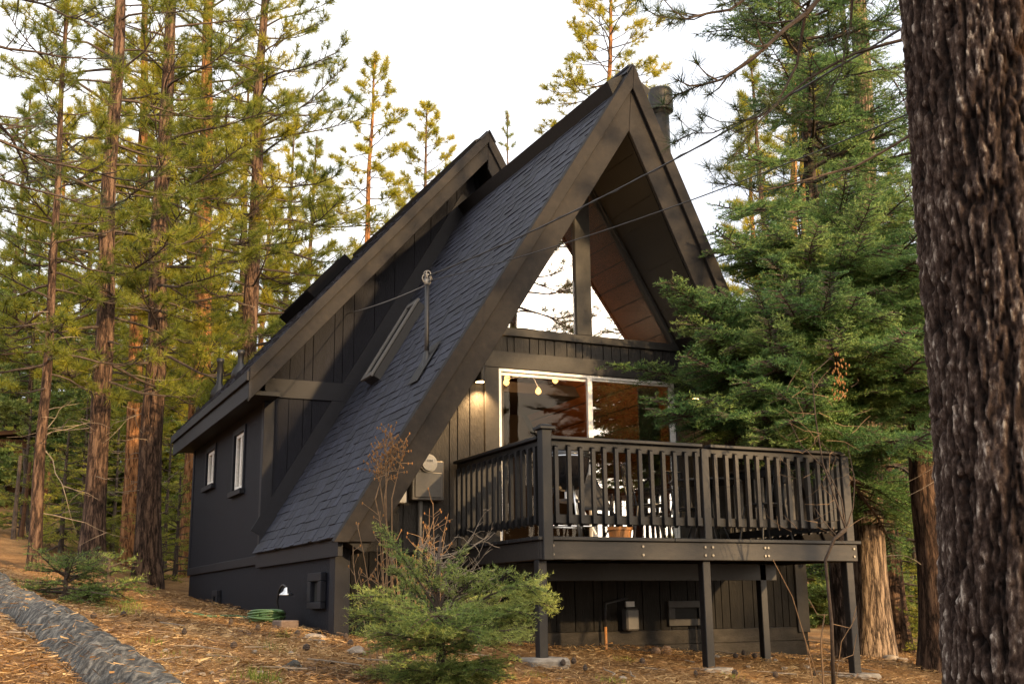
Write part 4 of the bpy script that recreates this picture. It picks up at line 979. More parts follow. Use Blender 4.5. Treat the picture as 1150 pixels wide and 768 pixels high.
def near_trunk():
    t = 5.0
    b = at(1188, 768, t); b[2] = gz(b[0], b[1]); tp = at(1106, 0, t)
    f2 = FW[:2]/np.linalg.norm(FW[:2]); off = (tp[:2]-b[:2])@f2; k = 1-off/((tp-CAM)[:2]@f2); tp = CAM+(tp-CAM)*k
    base = Vector(b); d = Vector(tp-b); d /= d.z
    root = thing('pine_tree', 'huge dark furrowed pine trunk filling the right edge of the photo', 'pine tree', base)
    Ht = 15.0; n, rings = 300, 560; mb = MB(); R0 = .465
    zs = [(-.3 + (4.9*i/(rings*.86) if i < rings*.86 else 4.9+(Ht-4.9)*((i-rings*.86)/(rings*.14)))) for i in range(rings)]
    cols = []
    for i, zz in enumerate(zs):
        c = base + d*zz; r = R0*(1-.028*max(0, zz)) + .10*math.exp(-max(0, zz)/.5)
        for j in range(n):
            a = 2*math.pi*j/n; ca, sa = math.cos(a), math.sin(a); h = 0
            tc_ = .45
            if zz < 5.2:
                w1 = mnoise.noise(Vector((ca*4, sa*4, zz*1.6)))*.5; w2 = mnoise.noise(Vector((ca*11+5, sa*11, zz*6)))*.30; w3 = mnoise.noise(Vector((ca*26, sa*26, zz*15+3)))*.16
                q = Vector((ca*7.5+w1+w2+w3, sa*7.5+w1-w2-w3, zz*1.15+w2*.8+w3)); dd, _p = mnoise.voronoi(q); g1 = min(1, (dd[1]-dd[0])/.20)
                q2 = Vector((ca*19+w1*2+w3*2, sa*19+w2*2, zz*5+w3*2)); d2, _p = mnoise.voronoi(q2); g2 = min(1, (d2[1]-d2[0])/.22)
                h3 = mnoise.fractal(Vector((ca*17, sa*17, zz*9)), 1.0, 2.1, 3); h4 = mnoise.noise(Vector((ca*60, sa*60, zz*34)))
                h = -.034*(1-g1)**1.3 - .010*(1-g2) + .013*h3 + .006*h4
                tc_ = .10+.36*g1+.16*g2+.24*h3+.22*h4
            cols.append(min(1, max(0, tc_)))
            big = .025*mnoise.noise(Vector((ca*1.3, sa*1.3, zz*.7)))
            rr = r + h + big; mb.v.append((c.x+rr*ca, c.y+rr*sa, c.z))
    for i in range(rings-1):
        o = i*n
        for j in range(n): mb.f.append((o+j, o+(j+1)%n, o+n+(j+1)%n, o+n+j))
    mb.f.append(tuple((rings-1)*n+j for j in range(n)))
    mb.col = cols
    build('trunk', mb, M['bark_near'], root, smooth=True)
    # long limbs reaching left over the scene, handmade from where they pass, plus others round the stem
    R = random.Random(77); L = MB(); P, A, T = [], [], []
    paths = [([(1040,-160),(960,-40),(905,18),(858,52),(810,92),(757,108)], 5.9, .020),
             ([(1040,-150),(950,-70),(880,-25),(820,8),(770,22),(742,18)], 6.3, .017),
             ([(1030,40),(960,62),(905,92),(850,130),(800,150),(757,160)], 6.6, .011),
             ([(905,18),(895,70),(872,120),(840,150),(822,178)], 5.95, .010),
             ([(960,-40),(955,30),(945,80),(925,120)], 5.9, .010),
             ([(1030,150),(960,185),(900,205),(850,215),(800,206)], 7.2, .010),
             ([(1030,-260),(930,-170),(840,-110),(770,-60),(730,-20)], 6.1, .018)]
    for pts, t, r in paths:
        pp = [Vector(at(x, y, t+.12*math.sin(i*1.3))) for i, (x, y) in enumerate(pts)]
        fine = []
        for i in range(len(pp)-1):
            for u in (0, .5): fine.append(pp[i].lerp(pp[i+1], u)+Vector((0,0,R.gauss(0,.012))))
        fine.append(pp[-1]); needle_limb(L, P, A, T, fine, r, R, 1.2, side=.19, start=.25)
    for i in range(34):
        zz = 6.5+8.3*i/34; a = i*2.4; needle_limb(L, P, A, T, limb_pts(base+d*zz, a, -.05+.02*i, 2.6*(1-.6*i/34), 6, .4, .09, R), .045, R, 1.0)
    build('branches', L, M['limb'], root)
    V, t = tuft_tris(P, A, np.array(T), 46, .125, .0036, .9, .5); build_tris('crown', V, t, M['needle_dark'], root)
def bark_near():
    m, nt, out = mat('near_trunk_bark'); L = nt.links
    co = coords(nt, (1,1,.45)); co2 = coords(nt, (1,1,1))
    n1 = N(nt, 'TexNoise', Scale=34, Detail=10, Roughness=.75); L.new(co, n1.inputs['Vector'])
    at_ = N(nt, 'Attribute', attribute_name='tint')
    ad = N(nt, 'Math', operation='MULTIPLY_ADD'); L.new(n1.outputs['Fac'], ad.inputs[0]); ad.inputs[1].default_value = 1.5; ad.inputs[2].default_value = -.62
    sm_ = N(nt, 'Math', operation='ADD'); L.new(ad.outputs[0], sm_.inputs[0]); L.new(at_.outputs['Fac'], sm_.inputs[1])
    r = ramp(nt, [(.25, (.005,.0035,.003)), (.55, (.026,.0165,.0130)), (.74, (.060,.041,.033)), (.88, (.13,.103,.086)), (1.0, (.33,.29,.25))]); L.new(sm_.outputs[0], r.inputs[0])
    n3 = N(nt, 'TexNoise', Scale=2.6, Detail=5); co3 = coords(nt, (1.3,1.3,.2)); L.new(co3, n3.inputs['Vector'])
    r3 = ramp(nt, [(.60, (0,0,0)), (.68, (1,1,1))]); L.new(n3.outputs['Fac'], r3.inputs[0])
    mx = N(nt, 'MixRGB'); L.new(r.outputs[0], mx.inputs[1]); mx.inputs[2].default_value = (.13,.062,.022,1)
    ml = N(nt, 'Math', operation='MULTIPLY'); L.new(r3.outputs[0], ml.inputs[0]); L.new(at_.outputs['Fac'], ml.inputs[1]); L.new(ml.outputs[0], mx.inputs[0])
    b = N(nt, 'BsdfPrincipled', Roughness=.9); b.inputs['Specular IOR Level'].default_value = .12; L.new(mx.outputs[0], b.inputs['Base Color'])
    n2 = N(nt, 'TexNoise', Scale=60, Detail=8, Roughness=.75); L.new(co2, n2.inputs['Vector'])
    bp = N(nt, 'Bump', Strength=.9, Distance=.012); L.new(n2.outputs['Fac'], bp.inputs['Height']); L.new(bp.outputs[0], b.inputs['Normal'])
    L.new(b.outputs[0], out.inputs[0]); return m
M['bark_near'] = bark_near()
near_trunk()

def left_near_pine():
    """a pine just left of the frame; its lower limbs hang into the picture"""
    p = at(-150, 640, 12.5); z = gz(p[0], p[1])
    pine('pine_tree', 'pine left of the frame whose dark bare limbs reach into the upper left corner', [(p[0],p[1],z), (p[0]-.05,p[1],8), (p[0]-.1,p[1]+.1,14)], .2, .32, 3.6, 91, nb=46, tn=26, tl=.15, tw=.005, mneed='needle_dark', shape=.55, elev=(-.1,.5), dens=.9, sparse=.1, side=.24)
left_near_pine()

def bush():
    p, t = ground_hit(495, 752); t = 8.4; p = at(495, 742, t); p[2] = gz(p[0], p[1])
    root = thing('young_fir', 'bushy young fir growing in front of the left deck post, half its top bare', 'young fir', p)
    base = Vector(p); R = random.Random(14)
    tr = MB().tube([base+Vector((0,0,-.1)), base+Vector((.01,0,.12)), base+Vector((0,.01,.35)), base+Vector((-.03,.03,.75)), base+Vector((.02,.05,1.1))], [.06,.045,.036,.02,.008], 8)
    build('trunk', tr, M['limb'], root, smooth=True)
    limbs = MB(); segs = []; ti = []; dead = MB()
    r_, u_ = Vector(RT), Vector(UP); f_ = Vector((FW[0],FW[1],0)).normalized()
    def P(px, py, dt=0): return Vector(at(px, py, t+dt))
    green = [((495,715),(560,690),(592,672),(618,680),0,.62), ((495,705),(550,668),(585,655),(612,664),-.2,.5), ((495,712),(440,700),(415,690),(398,698),.1,.5), ((495,705),(450,680),(425,668),(405,672),-.2,.55),
             ((497,705),(510,672),(530,652),(548,640),-.1,.4), ((495,700),(470,668),(455,650),(440,642),.1,.45), ((495,718),(525,712),(560,708),(585,706),-.55,.55), ((495,718),(465,716),(440,712),(418,708),-.5,.5),
             ((495,712),(500,700),(490,690),(470,700),-.8,.55), ((497,700),(520,680),(545,675),(572,680),.45,.45), ((495,700),(475,690),(450,690),(430,680),.5,.45), ((495,715),(500,706),(520,705),(540,712),-.75,.5),
             ((495,690),(485,660),(480,640),(474,622),0,.4), ((495,690),(462,640),(440,610),(424,590),.05,.28), ((495,680),(505,650),(510,632),(522,618),.1,.32), ((495,710),(530,690),(560,684),(600,690),-.35,.5), ((495,722),(478,726),(462,735),(452,742),-.6,.5)]
    for a, b, c, d, dt, lat in green:
        pts = [P(*a), P(*b, dt*.5), P(*c, dt), P(*d, dt*1.05)]; fine = []
        for i in range(3):
            for u in (0, .5): fine.append(pts[i].lerp(pts[i+1], u))
        fine.append(pts[-1]); fir_limb(limbs, segs, ti, fine, .011, R, .58+R.gauss(0,.12), lat=lat, start=.2, nl=13)
    for k in range(9):
        az = R.random()*6.28; pts = limb_pts(base+Vector((0,0,.12+.4*R.random())), az, R.uniform(-.05,.5), R.uniform(.35,.72), 5, .2, .08, R)
        fir_limb(limbs, segs, ti, pts, .008, R, .42+R.gauss(0,.12), lat=.5, nl=10)
    for k in range(16):
        pts = limb_pts(base+Vector((0,0,.06+.10*R.random())), k*2.4+R.random()*.4, R.uniform(-.12,.12), R.uniform(.42,.66), 5, .25, .08, R); fir_limb(limbs, segs, ti, pts, .007, R, .6+R.gauss(0,.12), lat=.5, nl=10)
    build('branches', limbs, M['limb'], root)
    V, tt = spray_tris(segs, ti, 200, .030, .005); build_tris('crown', V, tt, M['fir_bush'], root)
    # bare grey twigs over the green part
    for k in range(46):
        z0 = .40+.55*R.random(); pts = limb_pts(base+Vector((0,.03,z0)), R.choice((0.15,-.25,.4,-.6,2.9,1.2)) + R.gauss(0,.4) - YAW*.3, R.uniform(-.05,.75), R.uniform(.3,.68), 7, .1, .22, R)
        dead.tube(pts, [.0046*(1-.75*i/7) for i in range(8)], 4, cap=False)
        for s in range(6):
            q = lerp_pts(pts, R.uniform(.25,.95)); dead.tube(limb_pts(q, R.random()*6.28, R.uniform(-.2,.8), R.uniform(.06,.2), 3, 0, .3, R), [.0026,.0022,.0018,.0012], 3, cap=False)
    build('bare_twigs', dead, M['deadlimb'], root)
    V, A, T = [], [], []
    for k in range(16):
        q = base+Vector((R.uniform(-.28,.18), R.uniform(-.2,.2), R.uniform(.35,.72))); V.append(tuple(q)); A.append((0,0,-1)); T.append(.4)
    tr_, tt = tuft_tris(V, A, np.array(T), 22, .06, .004); build_tris('brown_needles', tr_, tt, M['litter'], root)
bush()

def stalks():
    R = random.Random(24)
    p = at(450, 728, 9.6); p[2] = gz(p[0], p[1]); base = Vector(p)
    r = thing('dry_plant', 'tall clump of dry brown stalks with rusty seed heads behind the bushy young fir', 'dry plant', p)
    st = MB(); sd = MB()
    for k in range(26):
        L = R.uniform(.6, 1.4); pts = limb_pts(base+Vector((R.gauss(0,.14), R.gauss(0,.1), 0)), R.random()*6.28, 1.42+R.gauss(0,.1), L, 7, 0, .05, R)
        st.tube(pts, [.006*(1-.6*i/7) for i in range(8)], 4, cap=False)
        for s in range(5):
            q = lerp_pts(pts, R.uniform(.55,1)); tw = limb_pts(q, R.random()*6.28, R.uniform(.3,1.1), R.uniform(.06,.2), 3, .1, .15, R); st.tube(tw, [.003,.0026,.002,.0015], 3, cap=False)
            if R.random() < .8: sd.lathe(tuple(tw[-1]-Vector((0,0,.015))), [(.003,0),(.006,.008),(.007,.016),(.003,.024)], 5)
    for k in range(5):      # the tall bunched head
        q = Vector(at(428+R.uniform(-8,26), 560, 9.6)); pts = [base+Vector((-.12+.04*k,0,.3)), q, q+Vector((R.uniform(-.12,.16),0,.42+.12*R.random()))]
        st.tube(pts, [.007,.005,.003], 4, cap=False)
        for s in range(24):
            u = R.uniform(.3,1.05); c = q.lerp(pts[-1], u); tw = limb_pts(c, R.random()*6.28, R.uniform(.1,1), R.uniform(.05,.2), 3, .1, .2, R); st.tube(tw, [.003,.0026,.002,.0015], 3, cap=False)
            for h in range(2): sd.lathe(tuple(tw[-1-h]-Vector((0,0,.012))), [(.003,0),(.0055,.008),(.006,.016),(.002,.022)], 5)
    build('stalks', st, M['stalk'], r); build('seed_heads', sd, M['seed'], r, kind='stuff')
    # bare sapling in front of the right end of the deck
    t = 10.6; bp_ = at(936, 770, t); bp_[2] = gz(bp_[0], bp_[1])
    r = thing('bare_sapling', 'leafless crooked sapling in front of the right corner of the deck', 'sapling', bp_)
    m = MB(); mm = MB(); sd = MB()
    P = lambda x, y, dt=0: Vector(at(x, y, t+dt))
    b0 = Vector(bp_)
    stem = [b0, P(934,700), P(929,650), P(927,628), P(937,605), P(950,594)]; m.tube(stem, [.02,.018,.016,.015,.016,.022], 6)
    for pts, r0 in (([(950,594),(938,560),(924,520),(916,470),(912,420),(935,400)], .011), ([(950,594),(945,560),(930,530),(900,500),(885,470)], .009), ([(950,594),(958,570),(960,540),(952,500)], .008), ([(940,602),(925,585),(915,570)], .006)):
        m.tube([P(x, y, .03*i) for i, (x, y) in enumerate(pts)], [r0*(1-.75*i/len(pts)) for i in range(len(pts))], 5, cap=False)
    for pts, r0 in (([(914,770),(905,720),(890,670),(868,628)], .007), ([(925,770),(922,720),(926,690)], .012), ([(938,770),(945,720),(957,700),(962,680)], .006), ([(934,700),(955,705),(962,690)], .005), ([(930,690),(918,690),(908,672)], .005), ([(945,740),(958,735),(962,712)], .005), ([(905,720),(918,760),(930,775)], .006)):
        mm.tube([P(x, y, .04*i) for i, (x, y) in enumerate(pts)], [r0*(1-.65*i/len(pts)) for i in range(len(pts))], 5, cap=False)
    R = random.Random(9)
    for k in range(60):
        q = P(R.uniform(875,962), R.uniform(430,600), R.uniform(0,.3)); mm.tube(limb_pts(q, R.random()*6.28, R.uniform(-.5,1.2), R.uniform(.1,.4), 4, .1, .25, R), [.0036,.0032,.0026,.002,.0013], 3, cap=False)
    for k in range(60):
        q = P(944+R.gauss(0,5), R.uniform(398,450), .1); sd.lathe(tuple(q), [(.003,0),(.008,.010),(.009,.022),(.003,.03)], 5)
    build('stem', m, M['limb'], r, smooth=True); build('shoots', mm, M['stalk'], r); build('seed_heads', sd, M['seed'], r, kind='stuff')
stalks()

def ground_things():
    # asphalt berm at the lower left
    pts = []
    for px, py, t in ((420,1010,4.6),(300,905,5.4),(225,815,6.6),(180,768,7.4),(140,742,8.3),(100,715,9.5),(60,690,11.4),(28,672,13.6),(2,659,15.6),(-40,650,17.5)):
        p = at(px, py, t); pts.append((p[0]-.27, p[1]))
    mb = MB(); n = 22; fine = []
    for i in range(len(pts)-1):
        k = 26
        for j in range(k): u = j/k; fine.append((pts[i][0]+(pts[i+1][0]-pts[i][0])*u, pts[i][1]+(pts[i+1][1]-pts[i][1])*u))
    for i, (x, y) in enumerate(fine):
        a = fine[max(0,i-2)]; b = fine[min(len(fine)-1,i+2)]; dx, dy = b[0]-a[0], b[1]-a[1]; l = math.hypot(dx, dy); nx, ny = -dy/l, dx/l
        for j in range(n):
            s = -1+2*j/(n-1); wv = .245+.03*mnoise.noise(Vector((x, y, 3))); h = .265*(max(0, 1-abs(s)**2.2))**.8-.05
            h += .035*mnoise.noise(Vector((x*3.5+s, y*3.5, s*2.4)))+.022*mnoise.noise(Vector((x*14, y*14, s*9)))
            X, Y = x+nx*s*wv, y+ny*s*wv; mb.v.append((X, Y, gz(X, Y)+h))
    for i in range(len(fine)-1):
        for j in range(n-1): mb.f.append((i*n+j, i*n+j+1, (i+1)*n+j+1, (i+1)*n+j))
    Vb = np.array(mb.v); kk = 3000; ii = rng.integers(0, len(Vb), kk); side = (ii % n)/(n-1)*2-1; keep = rng.random(kk) < .25+.75*np.abs(side)**2; ii = ii[keep]; kk = len(ii)
    c = Vb[ii]+np.column_stack([rng.normal(0,.03,kk), rng.normal(0,.03,kk), rng.random(kk)*.012+.006]); a = rng.uniform(0, 6.28, kk); Ln = rng.uniform(.05,.13,kk)
    dv = np.column_stack([np.cos(a), np.sin(a), rng.normal(0,.25,kk)])*Ln[:,None]; wv_ = np.column_stack([-np.sin(a), np.cos(a), rng.normal(0,.8,kk)])*.003
    build_tris('pine_needle_litter', np.stack([c-dv/2-wv_, c-dv/2+wv_, c+dv/2], 1), np.clip(rng.normal(.5,.3,kk),0,1), M['litter'], kind='stuff')
    o = build('asphalt_berm', mb, M['asphalt'], smooth=True); tag(o, 'rough grey asphalt kerb mound at the lower left corner', 'kerb')
    # hose: coil by the wall and a run along the ground
    c = (-3.45, 1.75); z = gz(*c)
    h = MB()
    for k in range(7):
        r = .20+.012*(k % 3); h.tube([(c[0]+r*math.cos(a)*.9, c[1]+r*math.sin(a)*1.2, z+.03+.018*k+.012*math.sin(a*2+k)) for a in [2*math.pi*i/26+k for i in range(27)]], .012, 6)
    tag(build('hose_coil', h, M['hose_pale'], smooth=True), 'coiled pale green garden hose by the cabin wall', 'hose')
    pts = []
    for px, py in ((200,688),(235,694),(262,693),(300,699),(330,700),(362,704)):
        p, t = ground_hit(px, py); pts.append((p[0], p[1], gz(p[0],p[1])+.02))
    tag(build('garden_hose', MB().tube(pts, .016, 6), M['hose'], smooth=True), 'green hose lying along the ground in front of the side wall', 'hose')
    b = at(345, 696, 12.9); x, y = -3.38, 1.15; z = gz(x, y); tag(build('concrete_block', MB().box(x-.1,x+.1,y-.2,y+.2,z-.03,z+.08), M['brick'], bevel=.012), 'brown block lying beside the hose coil at the wall', 'block')
    # gooseneck lamp standing at the wall
    lx, ly = -3.28, 1.95; lz = gz(lx, ly)
    l = thing('gooseneck_lamp', 'black gooseneck garden lamp arching out of the ground by the side wall', 'lamp', (lx, ly, lz))
    arc = [(lx, ly, lz-.05), (lx, ly, lz+.18)]+[(lx-.01, ly-.28+.28*math.cos(a), lz+.18+.24*math.sin(a)) for a in [math.pi*i/14 for i in range(1, 10)]]; ex = arc[-1]
    build('stem', MB().tube(arc, .013, 8), M['black'], l, smooth=True)
    build('shade', MB().lathe((ex[0], ex[1]-.03, ex[2]-.09), [(.085,0),(.08,.012),(.035,.045),(.025,.075),(.012,.09)], 18), M['steel'], l, smooth=True)
    # stones
    R = random.Random(3)
    def stone(px, py, s, label, mt='stone', sq=.6, group=None):
        p, t = ground_hit(px, py); me = bmesh_stone(R, s, sq); mb = MB(); mb.v = [(v[0]+p[0], v[1]+p[1], v[2]+gz(p[0],p[1])+s*.2) for v in me[0]]; mb.f = me[1]
        tag(build('stone', mb, M[mt], smooth=False), label, 'stone', group)
    def bmesh_stone(R, s, sq):
        import bmesh
        bm = bmesh.new(); bmesh.ops.create_icosphere(bm, subdivisions=3, radius=s); o = Vector((R.random()*50,)*3)
        for v in bm.verts:
            k = 1+.35*mnoise.noise(v.co/s*1.1+o)+.12*mnoise.noise(v.co/s*3+o); v.co = v.co*k; v.co.z *= sq
        bm.verts.ensure_lookup_table(); r = ([tuple(v.co) for v in bm.verts], [tuple(v.index for v in f.verts) for f in bm.faces]); bm.free(); return r
    stone(352, 718, .10, 'flat pale stone on the needles in front of the corner of the cabin', sq=.35)
    stone(400, 735, .09, 'rounded pale stone left of the bushy young fir', sq=.5)
    stone(736, 733, .06, 'dark stone under the deck by the footing wall', 'brick', .8); stone(748, 732, .07, 'rounder dark stone beside the first one under the deck', 'brick', .9)
    stone(1000, 742, .11, 'white stone at the foot of the sunlit furrowed trunk', 'stone', .5); stone(1012, 743, .08, 'smaller white stone right of the sunlit furrowed trunk', 'stone', .6)
    stone(328, 752, .07, 'dark stump-like stone at the bottom edge of the photo', 'asphalt', .7)
    for i in range(60):
        px, py = R.uniform(20, 1000), R.uniform(715, 766)
        p, t = ground_hit(px, py)
        if t > 20 or (p[0] > -3.2 and p[1] > -.2): continue
        stone(px, py, R.uniform(.012, .035), 'one of the little stones scattered over the pine needles', 'stone', .6, 'little stones among the needles')
    # fallen twigs and cones
    for i in range(44):
        px, py = R.uniform(10, 1040), R.uniform(688, 766); p, t = ground_hit(px, py)
        if t > 18 or (p[0] > -3.2 and p[1] > .2): continue
        k = R.uniform(.8, 1.4); tag(build('pine_cone', MB().lathe((p[0], p[1], gz(p[0],p[1])+.01), [(.004,0),(.020*k,.006),(.017*k,.010),(.026*k,.018),(.022*k,.023),(.026*k,.032),(.020*k,.038),(.021*k,.046),(.010*k,.056),(.003,.062)], 9), M['limb']), 'one of the brown pine cones dropped on the needle floor', 'pine cone', 'fallen pine cones')
    for i in range(80):
        px, py = R.uniform(10, 1040), R.uniform(690, 766); p, t = ground_hit(px, py)
        if t > 20 or (p[0] > -3.2 and p[1] > .2): continue
        a = R.random()*6.28; L = R.uniform(.12, .5); q = []
        for k in range(5): x = p[0]+math.cos(a)*L*(k/4-.5)+R.gauss(0,.012); y = p[1]+math.sin(a)*L*(k/4-.5)+R.gauss(0,.012); q.append((x, y, gz(x, y)+.035))
        tag(build('twig', MB().tube(q, [.006,.007,.006,.005,.003], 5), M['deadlimb' if i % 3 else 'stalk']), 'one of the fallen twigs lying on the pine needles', 'twig', 'fallen twigs')
    # grass
    V = []; T = []
    for (px, py, n, hh, tone) in [(141,690,60,.16,.9),(150,684,40,.10,.7),(360,700,40,.10,.4),(385,712,60,.10,.35),(118,690,50,.07,.4),(310,730,40,.09,.4),(318,716,40,.08,.35),(170,722,30,.06,.4),(190,735,25,.05,.4),(250,742,25,.06,.4),(440,762,40,.07,.4),(290,764,80,.10,.45),(300,766,60,.09,.5),(705,742,50,.05,.8),(690,766,60,.05,.7),(600,760,50,.05,.7),(820,760,40,.05,.7),(560,757,40,.06,.6)]:
        p, t = ground_hit(px, min(py, 766)); k = n; o = rng.normal(0, .07, (k, 2)); z = np.array([gz(p[0]+a, p[1]+b) for a, b in o])
        B = np.column_stack([p[0]+o[:,0], p[1]+o[:,1], z]); d = np.column_stack([rng.normal(0,.35,k), rng.normal(0,.35,k), np.ones(k)])*(hh*rng.uniform(.5,1.2,k))[:,None]
        s = unit(k)*.004; s[:,2] = 0; V.append(np.stack([B-s, B+s, B+d], 1)); T.append(np.clip(rng.normal(tone,.15,k),0,1))
    build_tris('grass_tufts', np.concatenate(V), np.concatenate(T), M['grass'], kind='stuff')
    # low shrub and saplings among the left trunks
    def shrub(px, py, t, h, rc, nb, name, label, mt, seed, tone=.5, **k):
        p = at(px, py, t); z = gz(p[0], p[1]); fir(name, label, [(p[0],p[1],z),(p[0],p[1],z+h*.5),(p[0],p[1],z+h)], .02+.012*h, .05, rc, seed, nb=nb, per_m=75, ln=.045, w=.009, mneed=mt, mbark='limb', cat=name.replace('_',' '), tone0=tone, **k)
    shrub(75, 640, 14.0, .45, .85, 26, 'low_shrub', 'low dark green fir shrub spreading at the foot of the leaning left pine', 'fir_bush', 81, .35, shape=.45)
    shrub(122, 640, 14.4, .5, .62, 22, 'low_shrub', 'low green fir shrub in front of the second tall pine', 'fir_bush', 82, .4, shape=.45)
    for i, (px, t, h, rc, mt, tone) in enumerate([(68,21,2.3,1.0,'fern',.5),(88,24,3.0,1.1,'fern',.6),(22,23,2.6,1.0,'fern',.45),(185,27,3.2,1.2,'fern',.5),(198,23,2.2,.8,'fern',.6),(125,30,3.5,1.3,'fern',.7),(5,30,4.0,1.4,'fir_bush',.5),(55,34,5.0,1.7,'fir_bush',.6),(135,38,6.0,2.0,'fern',.7),(170,42,7.0,2.2,'fern',.75),(95,44,7,2.2,'fir_bush',.6),(205,36,5.0,1.6,'fern',.6)]):
        labs = ['light green sapling just right of the leaning left pine', 'yellow green sapling in front of the second tall pine', 'green sapling at the left edge near the brown shed', 'sapling behind and right of the thickest trunk', 'yellow green sapling by the back corner of the cabin', 'sunlit sapling between the second tall pine and the thickest trunk', 'dark young fir behind the brown shed at the left edge', 'tall young fir behind the leaning left pine', 'tall sunlit sapling deep between the left trunks', 'tallest sunlit sapling seen right of the thickest trunk', 'tall dark sapling behind the second tall pine', 'sapling behind the back corner of the cabin']
        shrub(px, 620, t, h, rc, 34, 'sapling', labs[i], mt, 100+i, tone, shape=.7)
    # rusty brown shed and leaning poles at the left edge
    p = at(-14, 600, 30); z = gz(p[0], p[1])
    s = thing('shed', 'small rust brown board shed half hidden at the left edge of the photo', 'shed', (p[0], p[1], z))
    w = MB()
    for i in range(14): w.box(p[0]-1.6+.2*i, p[0]-1.6+.2*i+.185, p[1]-.9, p[1]-.87, z-.3, z+1.5)
    w.box(p[0]-1.6, p[0]+1.19, p[1]-.86, p[1]+.9, z-.3, z+1.48); build('wall', w, M['rustwood'], s)
    build('roof', MB().prism([(p[0]-1.85,p[1]-1.15,z+1.32),(p[0]+1.45,p[1]-1.15,z+1.75),(p[0]+1.45,p[1]-1.15,z+1.85),(p[0]-1.85,p[1]-1.15,z+1.42)], (0,2.3,0)), M['rustwood'], s)
    build('door', MB().box(p[0]-.4,p[0]+.35,p[1]-.93,p[1]-.901,z-.1,z+1.2), M['soffit_dark'], s)
    for i in range(5):
        q = at(14+9*i, 610, 22+.4*i); zz = gz(q[0], q[1]); tag(build('pole', MB().tube([(q[0],q[1],zz-.05),(q[0]+.25*R.uniform(-1,1),q[1]+.4,zz+R.uniform(1.2,2.0))], [.05,.035], 7), M['rustwood'] if i % 2 else M['limb']), 'one of the rough poles leaning among the saplings by the brown shed', 'pole', 'leaning poles by the shed')
ground_things()

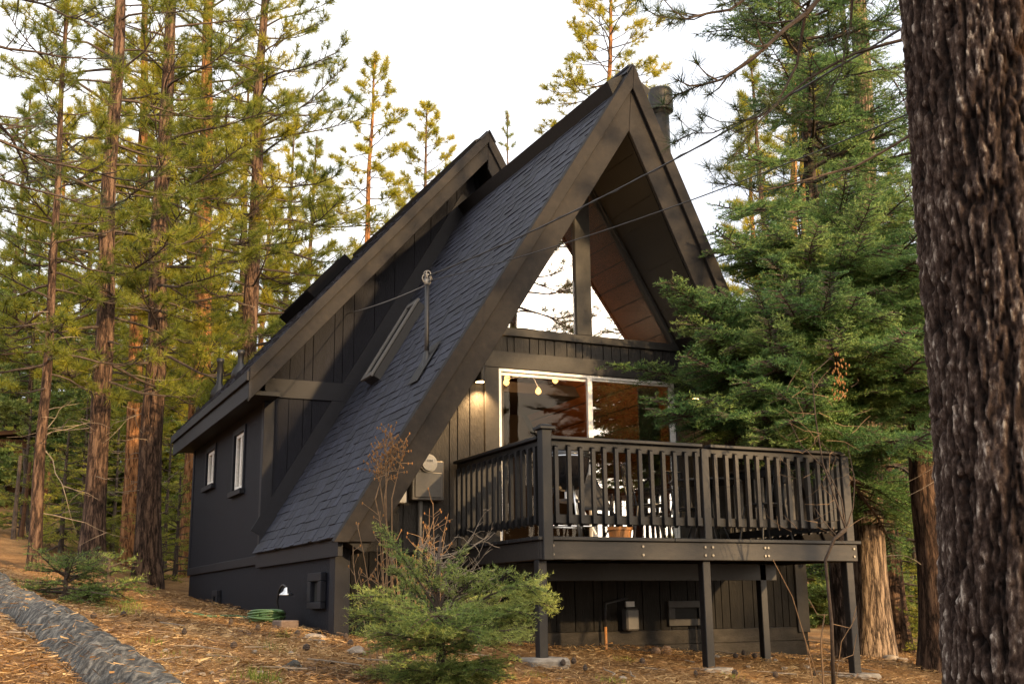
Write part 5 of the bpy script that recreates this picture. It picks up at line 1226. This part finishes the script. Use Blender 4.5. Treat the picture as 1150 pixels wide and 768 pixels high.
# ------------------------------------------------------------------ light, sky, camera
def world():
    w = bpy.data.worlds.new('World'); sc.world = w; w.use_nodes = True; nt = w.node_tree; nt.nodes.clear(); L = nt.links
    out = nt.nodes.new('ShaderNodeOutputWorld'); bg = nt.nodes.new('ShaderNodeBackground'); bg.inputs['Strength'].default_value = .1
    sky = nt.nodes.new('ShaderNodeTexSky'); sky.sky_type = 'NISHITA'; sky.sun_disc = False; sky.sun_elevation = SUN_EL; sky.sun_rotation = math.atan2(SDIR[0], SDIR[1]); sky.air_density = 1; sky.dust_density = 2.5
    tc = nt.nodes.new('ShaderNodeTexCoord'); mp = nt.nodes.new('ShaderNodeMapping'); mp.inputs['Scale'].default_value = (1.6,1.6,3.2); L.new(tc.outputs['Generated'], mp.inputs[0])
    n = N(nt, 'TexNoise', Scale=1.5, Detail=7, Roughness=.55); L.new(mp.outputs[0], n.inputs['Vector'])
    r = ramp(nt, [(.30, (7.4,7.7,8.6)), (.52, (9.6,9.7,9.9)), (.72, (11,10.9,10.6))]); L.new(n.outputs['Fac'], r.inputs[0])
    # thin cloud glowing round the low sun
    dt = N(nt, 'VectorMath', operation='DOT_PRODUCT'); L.new(tc.outputs['Generated'], dt.inputs[0]); dt.inputs[1].default_value = SDIR
    mr = N(nt, 'MapRange'); mr.interpolation_type = 'SMOOTHSTEP'; L.new(dt.outputs['Value'], mr.inputs[0]); mr.inputs[1].default_value = .45; mr.inputs[2].default_value = 1.0
    gl = N(nt, 'MixRGB', blend_type='ADD'); gl.inputs[0].default_value = 1; L.new(r.outputs[0], gl.inputs[1])
    gc = N(nt, 'MixRGB'); gc.inputs[1].default_value = (0,0,0,1); gc.inputs[2].default_value = (21,16.6,11.4,1); L.new(mr.outputs[0], gc.inputs[0]); L.new(gc.outputs[0], gl.inputs[2])
    mx = N(nt, 'MixRGB'); mx.inputs[0].default_value = .85; L.new(sky.outputs[0], mx.inputs[1]); L.new(gl.outputs[0], mx.inputs[2])
    L.new(mx.outputs[0], bg.inputs[0]); L.new(bg.outputs[0], out.inputs[0])
    s = bpy.data.lights.new('sun', 'SUN'); s.energy = 4.8; s.angle = math.radians(1.0); s.color = (1,.66,.32)
    o = bpy.data.objects.new('sun', s); C.objects.link(o); o.rotation_euler = Vector(SDIR).to_track_quat('Z','Y').to_euler(); o.location = (0,-10,20)
world()
def lamps():
    def pt(name, loc, e, col, r=.05):
        l = bpy.data.lights.new(name, 'POINT'); l.energy = e; l.color = col; l.shadow_soft_size = r; o = bpy.data.objects.new(name, l); C.objects.link(o); o.location = loc
    pt('pendant_glow', (.1,2.0,2.15), 72, (1,.68,.40), .12)
    for x in (-1.40, 1.56):
        for dz, rot in ((1.85, 0), (2.17, math.pi)):
            l = bpy.data.lights.new('sconce_glow', 'SPOT'); l.energy = 130 if x < 0 else 30; l.color = (1,.6,.25); l.spot_size = math.radians(110); l.spot_blend = .8; l.shadow_soft_size = .03
            o = bpy.data.objects.new('sconce_glow', l); C.objects.link(o); o.location = (x, YW-.11, dz); o.rotation_euler = (rot,0,0)
lamps()

cd = bpy.data.cameras.new('camera'); cd.sensor_width = 36; cd.lens = FPX/1150*36; cd.clip_start = .05; cd.clip_end = 2000
co = bpy.data.objects.new('camera', cd); C.objects.link(co)
from mathutils import Matrix
m = Matrix(((RT[0],UP[0],-FW[0],CAM[0]),(RT[1],UP[1],-FW[1],CAM[1]),(RT[2],UP[2],-FW[2],CAM[2]),(0,0,0,1))); co.matrix_world = m
sc.camera = co
sc.view_settings.view_transform = 'Standard'; sc.view_settings.look = 'None'; sc.view_settings.gamma = 1; sc.view_settings.exposure = 1.0; sc.view_settings.use_curve_mapping = False
cy = sc.cycles; cy.use_denoising = True; cy.max_bounces = 6; cy.diffuse_bounces = 3; cy.glossy_bounces = 3; cy.transmission_bounces = 4; cy.transparent_max_bounces = 8; cy.caustics_reflective = False; cy.caustics_refractive = False; cy.sample_clamp_indirect = 4
